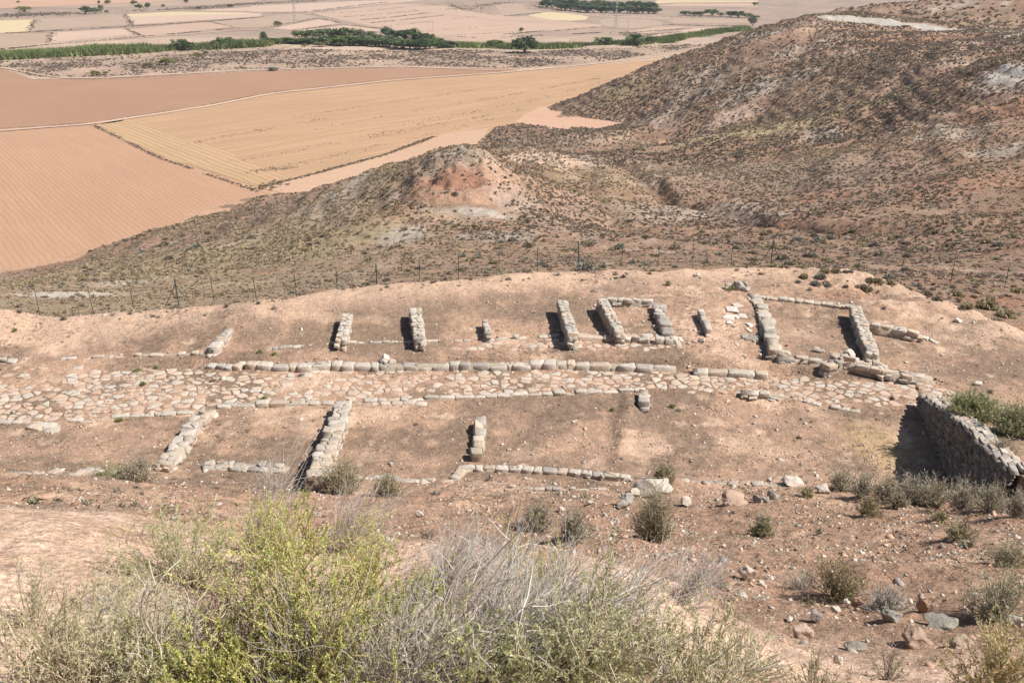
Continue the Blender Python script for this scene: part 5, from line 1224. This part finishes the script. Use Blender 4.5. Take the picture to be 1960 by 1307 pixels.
GREEN = [(.47,.50,.13),(.35,.41,.09),(.60,.58,.20),(.24,.30,.07),(.64,.57,.26)]
SAGE = [(.42,.42,.19),(.28,.30,.13),(.52,.49,.26),(.21,.22,.11),(.58,.53,.33)]
STRAW = [(.54,.46,.29),(.42,.35,.22),(.60,.53,.37),(.36,.33,.20)]
OLIVE = [(.30,.26,.125),(.37,.31,.16),(.24,.21,.11),(.44,.37,.21)]
DRYG = [(.42,.37,.27),(.48,.43,.33),(.36,.30,.19),(.30,.27,.17)]
GREYW = (.40,.37,.34)
def at(u, v, Y=None): return hit(u, v, 2.6)
def fg(u, v): return hit(u, v, 2.2, 12.)
# --- foreground plants on the lip of the bank
FG = dict(wfac=.16)
def B(u, v, rad, hgt, label, kind, seed, nst, ntw, nlf, lc, leaf, thick, sc, up=.35, lean=(0, 0), wig=.28, tl=.38, name=None, cat=None, hi=12.):
    cat = cat or kind; wf = .24
    if lc is GREEN or lc[:2] == GREEN[:2]: leaf *= .78; nlf = int(nlf * 1.35)
    if lc is not GREEN and lc[:2] != GREEN[:2]: leaf *= 1.7; wf = .10; nlf = int(nlf * .75)
    thick *= 1.15; nst = int(nst * (.72 if kind != 'dead bush' else .8)) if nst > 40 else nst
    shrub(name or kind.replace(' ', '_'), hit(u, v, 2.2, hi), rad, hgt, label, cat, None, seed, nst, ntw, nlf, sc, lc, leaf, thick, lean, up, wig, .6, 0, tl, wf)
TG = (.58,.50,.25); TS = (.60,.54,.40); TW = (.56,.51,.455); TWM = (.54,.475,.43)
B(600,1330,.70,.84,'big bright yellow-green leafy bush filling the lower left foreground','bush',1,150,7,45,GREEN+SAGE[:2],0.0151,.0042,TG)
B(775,1270,.5,.56,'leafy green bush on the right flank of the biggest green one','bush',2,90,7,41,GREEN,0.0144,.0038,TG)
B(430,1345,.5,.40,'low green spray hanging at the left foot of the biggest green bush','bush',3,80,6,45,GREEN,0.0144,.004,TG,.25)
B(360,1120,.62,.60,'grey-green thin bush with upright sprays behind the dark twigs at left','bush',4,110,6,22,SAGE+GREEN[:2],0.0137,.0035,TS,.5)
B(540,1100,.55,.72,'tall green sprays rising above the big green bush toward the long walls','bush',5,80,6,32,GREEN,0.0144,.0035,TG,.6)
B(700,1130,.45,.62,'green sprays mixed with grey twigs at the upper right of the green mass','bush',26,70,6,26,GREEN,0.0144,.0035,TG,.5)
B(440,1230,.52,.46,'dark tangle of brown dead twigs left of the biggest green bush','dead bush',6,130,9,0,GREEN,.02,.0035,(.24,.18,.14),.1,wig=.55,tl=.5)
B(150,1345,.66,.60,'straw coloured wiry bush in the bottom left corner','dry bush',7,140,7,19,STRAW+SAGE[:2],0.0122,.0038,(.52,.45,.30),.2,wig=.5,tl=.45)
B(320,1290,.46,.54,'pale tangled wiry bush between the corner bush and the green one','dry bush',8,110,6,15,STRAW+SAGE[:1],0.0115,.0036,TS,.2,wig=.5,tl=.45)
B(70,1200,.40,.46,'thin pale wiry plant at the left edge on the bare lip','dry bush',9,44,5,17,STRAW+SAGE,0.0115,.003,TS,.35,wig=.45)
B(230,1170,.34,.40,'thin pale twiggy plant right of the one at the left edge','dry bush',27,44,5,15,STRAW+SAGE,0.0115,.003,TS,.35,wig=.45)
B(880,1310,.8,.70,'large grey leafless thicket of fine twigs leaning right in the middle foreground','dead bush',10,230,9,1,SAGE,.016,.003,TW,.15,(.45,.1),tl=.45)
B(820,1150,.55,.56,'grey twig thicket standing behind the larger leaning one','dead bush',11,150,8,0,GREEN,.02,.0028,TW,.2,(.5,.1),tl=.45)
B(1000,1260,.5,.66,'grey twig thicket right of the large leaning one, mixed with pale sprays','dead bush',28,130,8,2,SAGE,.016,.0028,TW,.2,(.5,.1),tl=.45)
B(480,1060,.42,1.05,'tall sparse dead grey stems fanning up in front of the near walls','dead bush',12,50,4,0,GREEN,.02,.0036,(.50,.46,.42),.1,(.2,.3),.25,.4)
B(640,1060,.5,.70,'soft mauve-grey dead twigs above the top of the green bush','dead bush',13,120,6,0,GREEN,.02,.0026,TWM,.2,(.4,.2),tl=.4)
B(1120,1345,.56,.66,'pale green leafy bush at the bottom edge right of the leaning grey thicket','bush',14,120,6,34,SAGE,0.013,.0035,TS,.4)
B(1040,1190,.4,.60,'pale green sprays poking up through the grey thicket','bush',15,60,5,28,SAGE,0.013,.0032,TG,.4)
B(1330,1350,.56,.64,'sparse pale green bush with grey twigs at the bottom, right of the other pale one','bush',16,110,6,24,SAGE,0.0122,.0034,TS,.4)
B(1220,1290,.4,.46,'pale green bush above the gap of bare red earth at the bottom','bush',29,70,6,24,SAGE,0.0122,.0034,TS,.4)
B(1170,1170,.5,.46,'grey twigs arching to the right over the bare lip of earth','dead bush',17,80,5,0,GREEN,.02,.003,TW,.1,(.9,.2),tl=.4)
B(1300,1150,.42,.40,'fan of fine silvery dead twigs at the right end of the bare lip','dead bush',18,100,6,0,GREEN,.02,.0026,(.50,.47,.44),.15,(.6,.2),tl=.4)
B(1420,1290,.4,.34,'low grey and green twiggy plant at the bottom right of the pale bushes','dry bush',30,70,4,13,SAGE+STRAW,0.013,.0032,TW,.3)
B(975,1085,.07,.66,'single tall yellow-green sprig standing up alone in the middle','sprig',19,3,8,34,GREEN,0.013,.005,(.5,.42,.28),.4,tl=.2)
B(590,1060,.14,.80,'tall leafy green shoot rising from the top of the big green bush','sprig',20,8,8,38,GREEN,0.0144,.004,TG,.4,tl=.2)
B(560,1345,.5,.66,'pale dead twigs tangled through the front of the big green bush','dead bush',40,90,6,0,GREEN,.02,.0028,TW,.2,(.2,.1),.4,.45)
B(700,1345,.5,.7,'grey dead twigs where the green bush meets the leaning grey thicket','dead bush',41,110,7,2,SAGE,.016,.0028,TW,.2,(.3,.1),.35,.45)
B(300,1345,.5,.46,'green sprays growing through the pale wiry bushes at lower left','bush',42,50,6,26,SAGE+GREEN[:1],0.013,.0034,TS,.4,wig=.4)
B(240,1260,.5,.50,'grey wiry dead twigs between the thin plants at lower left','dead bush',43,90,7,2,STRAW,.016,.0028,TW,.2,(0,0),.5,.45)
B(900,1345,.5,.5,'green sprays low in the front of the leaning grey thicket','bush',44,60,6,26,SAGE+GREEN[:2],0.013,.0034,TS,.4,wig=.4)
B(1020,1345,.5,.5,'mixed pale green sprays at the bottom beside the red earth gap','bush',45,70,6,26,SAGE,0.013,.0034,TS,.4,wig=.4)
B(760,1330,.6,.95,'few long pale bare branches standing out over the green and grey foreground bushes','dead bush',46,16,5,0,GREEN,.02,.005,(.62,.57,.51),.1,(.5,.1),.35,.4)
B(1010,1310,.6,.8,'long pale crooked bare branches over the middle of the grey twig thicket','dead bush',47,14,5,0,GREEN,.02,.005,(.62,.57,.51),.1,(.6,.1),.4,.4)
B(300,1345,.6,.7,'long pale crooked bare branches over the straw coloured bushes at lower left','dead bush',48,16,5,0,GREEN,.02,.005,(.64,.58,.48),.1,(.2,.1),.5,.4)
B(1250,1345,.6,.6,'long grey bare branches over the pale green bushes at the bottom','dead bush',49,14,5,0,GREEN,.02,.0045,(.60,.55,.50),.1,(.4,.1),.45,.4)
B(1910,1345,.50,.66,'yellow-green wispy bush in the bottom right corner','bush',21,100,6,26,[(.44,0.288,.16),(.38,.36,.15),(.50,.44,.24)],.02,.004,TS,.4,hi=40)
B(1910,1185,.62,.66,'grey-green bush with dark hollow at the right edge above the corner bush','bush',22,130,6,17,SAGE+DRYG,0.0187,.006,(.40,.36,.31),.35,hi=40)
B(1930,1085,.55,.50,'faded green spreading bush at the right edge half way up the bank','dry bush',23,100,5,15,SAGE+DRYG,0.0216,.006,(.42,.38,.31),.35,hi=40)
B(1560,1345,.32,.30,'small dry grassy clump on the bottom edge of the lower bank','dry bush',24,60,5,6,OLIVE+DRYG,.018,.004,(.42,.36,.26),.3)
B(1700,1300,.3,.40,'thin grey twiggy plant on the lower bank beside the large outcrop','dry bush',25,30,6,3,OLIVE,.018,.004,(.40,.34,.3),.3,hi=40)
# --- shrubs on the bank and terrace
def mid(u, v, wpx, hpx, label, cols, stem=(.42,.37,.29), nst=110, ntw=6, nlf=5, seed=None, cat='shrub', name='shrub', up=.25, leaf=None, thick=.0075, flat=0., lean=(0, 0)):
    p = hit(u, v, 5); sc = math.hypot(p[1], CAMZ - p[2]) / F; rad = wpx * sc / 2; hh = hpx * sc * 1.05
    dpt = min(rad, .8); p = p + np.array([0, dpt * .3, 0]); p[2] = float(gz(p[0], p[1]))
    lf = leaf or max(.03, 3.2 * sc)
    shrub(name, p, rad, hh, label, cat, None, seed or int(u + v), nst, ntw, nlf, stem, cols, lf, thick, lean, up, .3, .7, flat, .4, .16, base_r=.35)
mid(265,920,84,52,'straw-grey dense shrub with a dark left side below the slanting pale wall', DRYG, nlf=4)
mid(655,948,110,62,'wide olive shrub at the foot of the biggest near wall', OLIVE, nst=170)
mid(738,952,72,46,'round olive-brown cushion shrub right of the wide one by the biggest near wall', OLIVE, nst=130)
mid(1030,1020,86,60,'dry olive shrub with grey twigs on the middle bank', OLIVE+DRYG[:2], (.36,.33,.29))
mid(1090,1040,70,60,'straw coloured feathery shrub right of the dry olive one on the middle bank', DRYG, (.38,.34,.28), lean=(.2,0))
mid(1252,1035,92,104,'tall round olive shrub growing against the large pale boulder', OLIVE, nst=220, ntw=7)
mid(1265,924,52,34,'straw tuft on the terrace edge behind the large pale boulder', OLIVE+DRYG, lean=(.2,0))
mid(1463,1028,56,40,'small round shrub alone on the right bank below the leaning slabs', OLIVE+SAGE[:2], (.38,.36,.33))
mid(1612,1152,124,78,'twiggy green shrub with bare red trunk in the middle of the right bank', SAGE+OLIVE, (.30,.22,.16), nst=120, ntw=7, nlf=5, thick=.006)
mid(1705,1168,120,44,'grey silvery low dead shrub right of the twiggy green one', DRYG, (.42,.40,.37), nlf=1, nst=130, thick=.0055)
mid(1545,1128,110,34,'sprawl of pale dead twigs left of the twiggy green shrub', DRYG, (.46,.42,.36), nlf=0, nst=70, lean=(-.3,0), thick=.0055)
mid(1380,1130,60,30,'dry twig litter beside the pitted pale rock', DRYG, (.44,.40,.34), nlf=0, nst=40, thick=.005)
ROWC = ['left end shrub of the row in front of the retaining wall, straw topped','grey second shrub of the row, left of the retaining wall shadow','rounded olive shrub just left of the retaining wall shadow','tall grey-tipped shrub at the near end of the retaining wall shadow','orange-brown tipped shrub at the foot of the retaining wall','broad grey-olive shrub right of the orange-brown tipped one','dense olive shrub near the right edge, ending the row','darkest grey shrub at the right edge of the row']
for (u, v, w_, h_), lb, cl in zip([(1615,942,70,48),(1655,950,66,50),(1700,956,76,56),(1748,962,80,60),(1795,970,84,62),(1850,975,88,62),(1905,982,84,62),(1955,990,80,60)], ROWC, [DRYG+STRAW, DRYG+STRAW, OLIVE+STRAW, DRYG+STRAW, OLIVE+STRAW, DRYG+STRAW, OLIVE+DRYG, DRYG]):
    mid(u, v, w_, h_ * .9, lb, cl, (.46,.42,.37), nst=110, ntw=6, nlf=4)
mid(1664,988,56,38,'olive cushion shrub hanging below the shrub row', OLIVE, nst=90)
mid(1720,972,50,30,'low grey shrub filling the foot of the shrub row', DRYG, nst=80)
mid(1840,1034,66,36,'straw-olive cushion shrub on the bank below the right end of the row', OLIVE+STRAW, nst=90)
mid(1800,1000,50,20,'flat straw tuft above the straw-olive cushion', STRAW+OLIVE, nst=50)
mid(1546,952,36,18,'tiny straw tuft between the pale slab and the shrub row', STRAW+OLIVE, nst=40)
mid(1870,930,50,24,'grey dry tuft on top of the retained ground by the wall', DRYG, nst=50)
FEA = [(.37,.365,.19),(.31,.31,.16),(.44,.42,.25),(.27,.27,.15)]
mid(1866,804,120,46,'feathery pale green shrub beside the far end of the retaining wall', FEA, (.34,.35,.2), nst=260, ntw=7, nlf=7, up=.5, leaf=.07, flat=.4)
mid(1950,836,110,56,'second feathery green shrub at the right edge, browner at its base', FEA+DRYG[:1], (.34,.35,.2), nst=220, ntw=7, nlf=7, up=.5, leaf=.07, flat=.4)
mid(1925,868,70,26,'brown dry tuft below the feathery green shrubs', DRYG, nst=60)
GRN = [(.24,.26,.09),(.30,.30,.12)]
tl = ['on the left road paving','beside the one on the left road paving','just below the pair on the left paving','on the strip above the left end of the kerb','right of the other on the strip above the kerb','on the ridged outcrop of edge stones','below the left edge stones of the road','on the floor right of the earth ridge','on the floor left of the grey stub','behind the square room near the far edge','beside the grey stone heap','at the far left edge of the terrace']
for (u, v, w_, h_), t_ in zip([(262,713,22,7),(272,738,14,7),(297,707,10,6),(497,676,14,6),(524,680,12,5),(504,768,22,9),(228,808,20,7),(1287,781,16,6),(1172,787,10,5),(1278,547,16,9),(1400,559,30,10),(28,635,12,6)], tl):
    mid(u, v, w_, h_, 'small green grass tuft ' + t_, GRN, (.24,.25,.12), nst=26, ntw=3, nlf=4, cat='grass tuft', name='grass_tuft', leaf=.05)
mid(200,912,150,12,'flat patch of fresh green growth above the reddish bank at left', GRN+DRYG[:1], (.3,.3,.16), nst=90, ntw=3, nlf=4, leaf=.05, flat=.8)
# the largest shrubs of the slopes, each its own object
def clump_mesh(seed, cols):
    r = np.random.default_rng(seed); a = Acc(); V, F_, c = leafball(260, .26, .68, seed); cc = np.array(cols)[np.repeat(r.integers(0, len(cols), 260), 3)] * c[:, None]
    a.add(V, F_, cc); V, F_, c = leafball(120, .5, .75, seed + 50, True); a.add(V, F_, np.array(cols[0])[None] * 1.15 * c[:, None]); o = a.build('shrub', M_SCRUB); return o
CL = [clump_mesh(200, [(.30,.255,.175),(.24,.20,.14)]), clump_mesh(201, [(.36,.30,.185),(.28,.235,.145)]), clump_mesh(202, [(.32,.30,.25),(.24,.225,.18)]), clump_mesh(203, [(.24,.19,.15),(.29,.235,.18)])]
CLL = ['dark olive cushion shrub on the dry slope', 'yellow-olive cushion shrub on the dry slope', 'grey cushion shrub on the dry slope', 'dark brown cushion shrub on the dry slope']
big = [(1770,566,30),(1832,566,34),(1795,575,26),(1850,600,30),(1890,590,46),(1925,606,40),(1755,548,22),(1560,545,26),(1585,548,18),(1655,556,30),(1640,550,14),(1900,640,40),(1950,560,30),(1600,520,22),(1665,538,22),(1480,512,24),(1440,508,22),(1120,518,40),(1140,517,26),(1100,520,20),(870,373,16),(855,370,14),(740,395,12),(762,392,10),(605,430,8),(980,462,22),(960,465,16),(545,305,0),
       (900,500,22),(885,492,20),(915,490,18),(820,495,16),(945,505,20),(880,520,24),(1010,520,20),(1045,512,22),(1235,508,24),(1210,505,20),(1350,505,22),(1510,508,26),(1700,535,30),(1735,520,26),(1640,512,20),(1580,500,22),(148,566,14),(180,538,12),(158,550,12),(130,548,8),(375,560,14),(420,565,16),(470,560,18),(650,550,20),(700,545,18),(740,538,20),(780,520,16),(690,520,14),(610,545,16),(560,562,18)]
ls = [(u, v, w_) for u, v, w_ in big if w_]
rr_ = np.random.default_rng(77)
for _ in range(190):
    u = rr_.uniform(20, 1940); v = rr_.uniform(440, 560); ls.append((u, v, rr_.uniform(10, 20) * (1 + .35 * (u > 1000))))
first = [True] * 4; cnt = 0
for u, v, w_ in ls:
    p = hit(u, v, 46)
    if p[1] < np.interp(p[0], EDGE[:, 0], EDGE[:, 1]) + .8 and not (u > 1500 and v < 660) or p[2] < PLAIN + 1.5: continue
    k = int(rr_.integers(0, 4)); o = CL[k]
    if first[k]: first[k] = False
    else: o = o.copy(); C.objects.link(o)
    s = w_ * math.hypot(p[1], CAMZ - p[2]) / F / 2
    o.location = p - np.array([0, 0, .04]); o.scale = (s, s * rr_.uniform(.8, 1.1), s * rr_.uniform(.8, 1.15)); o.rotation_euler = (0, 0, rr_.random() * 6.28)
    tag(o, CLL[k], 'shrub', CLL[k].replace('shrub', 'shrubs')); cnt += 1
# small dry plants and litter on the bank and terrace edges
x = rr_.uniform(-26, 30, 5200); y = rr_.uniform(12, 56, 5200); ye_ = np.interp(x, EDGE[:, 0], EDGE[:, 1]); u, v = proj(x, y, gz(x, y))
dd = y - ye_; k = (np.abs(x) < y * .56 + 1) & (dd < 5) & (((dd > -1.2) & (rr_.random(len(x)) < .8)) | ((y < 27) & (v > 945) & (rr_.random(len(x)) < .10)) | ((x > 15) & (dd > -6) & (rr_.random(len(x)) < .25)) | (rr_.random(len(x)) < .02))
x, y = x[k], y[k]; sz = .05 + .16 * rr_.random(len(x)) ** 2; BL = [leafball(40, .7, .9, 300 + i, True) for i in range(5)]
tag(scatter(np.stack([x, y, gz(x, y)], 1), sz, pal(len(x), (2, 1, 4, 3, 1, 4, 1), rr_) * 1.15, BL, rr_, sink=.01).build('dry_grass', M_SCRUB), kind='stuff')

# dead leaf and twig litter lying in drifts on the bare ground
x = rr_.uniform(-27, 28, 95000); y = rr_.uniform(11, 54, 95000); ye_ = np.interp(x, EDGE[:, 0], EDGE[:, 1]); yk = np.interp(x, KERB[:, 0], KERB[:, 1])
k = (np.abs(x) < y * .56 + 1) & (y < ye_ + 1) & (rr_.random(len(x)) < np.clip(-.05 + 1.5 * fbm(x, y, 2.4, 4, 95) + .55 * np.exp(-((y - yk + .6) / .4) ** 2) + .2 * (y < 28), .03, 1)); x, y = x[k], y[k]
LT = []
for i in range(5):
    q = np.random.default_rng(i + 600); n = 7; b = q.normal(0, 1, (n, 3)) * [1, 1, .12]; b[:, 2] = np.abs(b[:, 2]); d = q.normal(0, 1, (n, 3)) * [.8, .8, .25]; s = np.cross(d, [0, .2, 1]) * .12
    LT.append((np.stack([b - s, b + s, b + d], 1).reshape(-1, 3), np.arange(3 * n).reshape(-1, 3), np.repeat(.6 + .8 * q.random(n), 3)))
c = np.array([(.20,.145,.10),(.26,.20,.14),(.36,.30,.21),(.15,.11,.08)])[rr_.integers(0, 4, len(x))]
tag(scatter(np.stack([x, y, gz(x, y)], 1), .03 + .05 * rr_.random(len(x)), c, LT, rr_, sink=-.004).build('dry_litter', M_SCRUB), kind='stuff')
# earth clods on the bank
x = rr_.uniform(-12, 18, 26000); y = rr_.uniform(5.5, 30, 26000); u, v = proj(x, y, gz(x, y)); k = (v > 925) & (u > -50) & (u < 2100) & (rr_.random(len(x)) < np.clip(.3 + 1.3 * fbm(x, y, 1.4, 3, 96), .03, 1)); x, y = x[k], y[k]
s = (.012 + .035 * rr_.random(len(x)) ** 3) * np.clip(y / 14, .4, 1); a = Acc(); cc = SOIL * rr_.uniform(.75, 1.25, (len(x), 1))
rocks(a, np.stack([x, y, gz(x, y)], 1), np.stack([s * 1.3, s, s * .9], 1), rr_.random(len(x)) * 6.28, cc, rr_, 2.6, .25, .2, cube_tpl(1))
tag(a.build('dirt_clods', M_GROUND), kind='stuff')
# ------------------------------------------------------------------ camera, sun, sky
cam = bpy.data.cameras.new('camera'); co = bpy.data.objects.new('camera', cam); C.objects.link(co)
cam.sensor_width = 36; cam.lens = 36 * F / 1960; cam.clip_start = .1; cam.clip_end = 20000
co.location = (0, 0, CAMZ); co.rotation_euler = (math.pi / 2 - PITCH, 0, 0)
cam.dof.use_dof = True; cam.dof.focus_distance = 38; cam.dof.aperture_fstop = 9
bpy.context.scene.camera = co
SEL = 50; SAZ = -14      # elevation; degrees from +X towards +Y (negative: a little on the camera's side)
sd = np.array([math.cos(R(SEL)) * math.cos(R(SAZ)), math.cos(R(SEL)) * math.sin(R(SAZ)), math.sin(R(SEL))])
sl = bpy.data.lights.new('sun', 'SUN'); sl.energy = 5.0; sl.angle = R(.53); sl.color = (1, .955, .89)
so = bpy.data.objects.new('sun', sl); C.objects.link(so)
from mathutils import Vector
so.rotation_euler = Vector(sd).to_track_quat('Z', 'Y').to_euler(); so.location = (60, -10, 90)
wd = bpy.data.worlds.new('World'); bpy.context.scene.world = wd; wd.use_nodes = True
nt = wd.node_tree; bg = nt.nodes['Background']; sk = nt.nodes.new('ShaderNodeTexSky'); sk.sky_type = 'NISHITA'; sk.sun_disc = False
sk.sun_elevation = R(SEL); sk.sun_rotation = R(90 - SAZ); sk.air_density = 1; sk.dust_density = 1.2; sk.altitude = 500
nt.links.new(sk.outputs[0], bg.inputs[0]); bg.inputs[1].default_value = .062
vs = bpy.context.scene.view_settings; vs.view_transform = 'Standard'; vs.look = 'None'; vs.gamma = 1; vs.use_curve_mapping = False; vs.exposure = .53
cy = bpy.context.scene.cycles; cy.max_bounces = 6; cy.diffuse_bounces = 3; cy.transparent_max_bounces = 4; cy.volume_bounces = 0

hz = bpy.data.materials.new('haze_air'); hz.use_nodes = True; nt = hz.node_tree; nt.nodes.remove(nt.nodes['Principled BSDF'])
pv = nt.nodes.new('ShaderNodeVolumePrincipled'); pv.inputs['Color'].default_value = (.86, .92, 1, 1); pv.inputs['Density'].default_value = .00008; pv.inputs['Anisotropy'].default_value = .2
nt.links.new(pv.outputs[0], nt.nodes['Material Output'].inputs['Volume'])
s_ = 6400; V = np.array([(x, y, z) for x in (-s_, s_) for y in (-s_, s_) for z in (PLAIN - 2.5, 60)])
o = mk('haze', V, [np.array([(0, 1, 3, 2), (4, 6, 7, 5), (0, 4, 5, 1), (2, 3, 7, 6), (0, 2, 6, 4), (1, 5, 7, 3)])], hz); tag(o, kind='stuff')
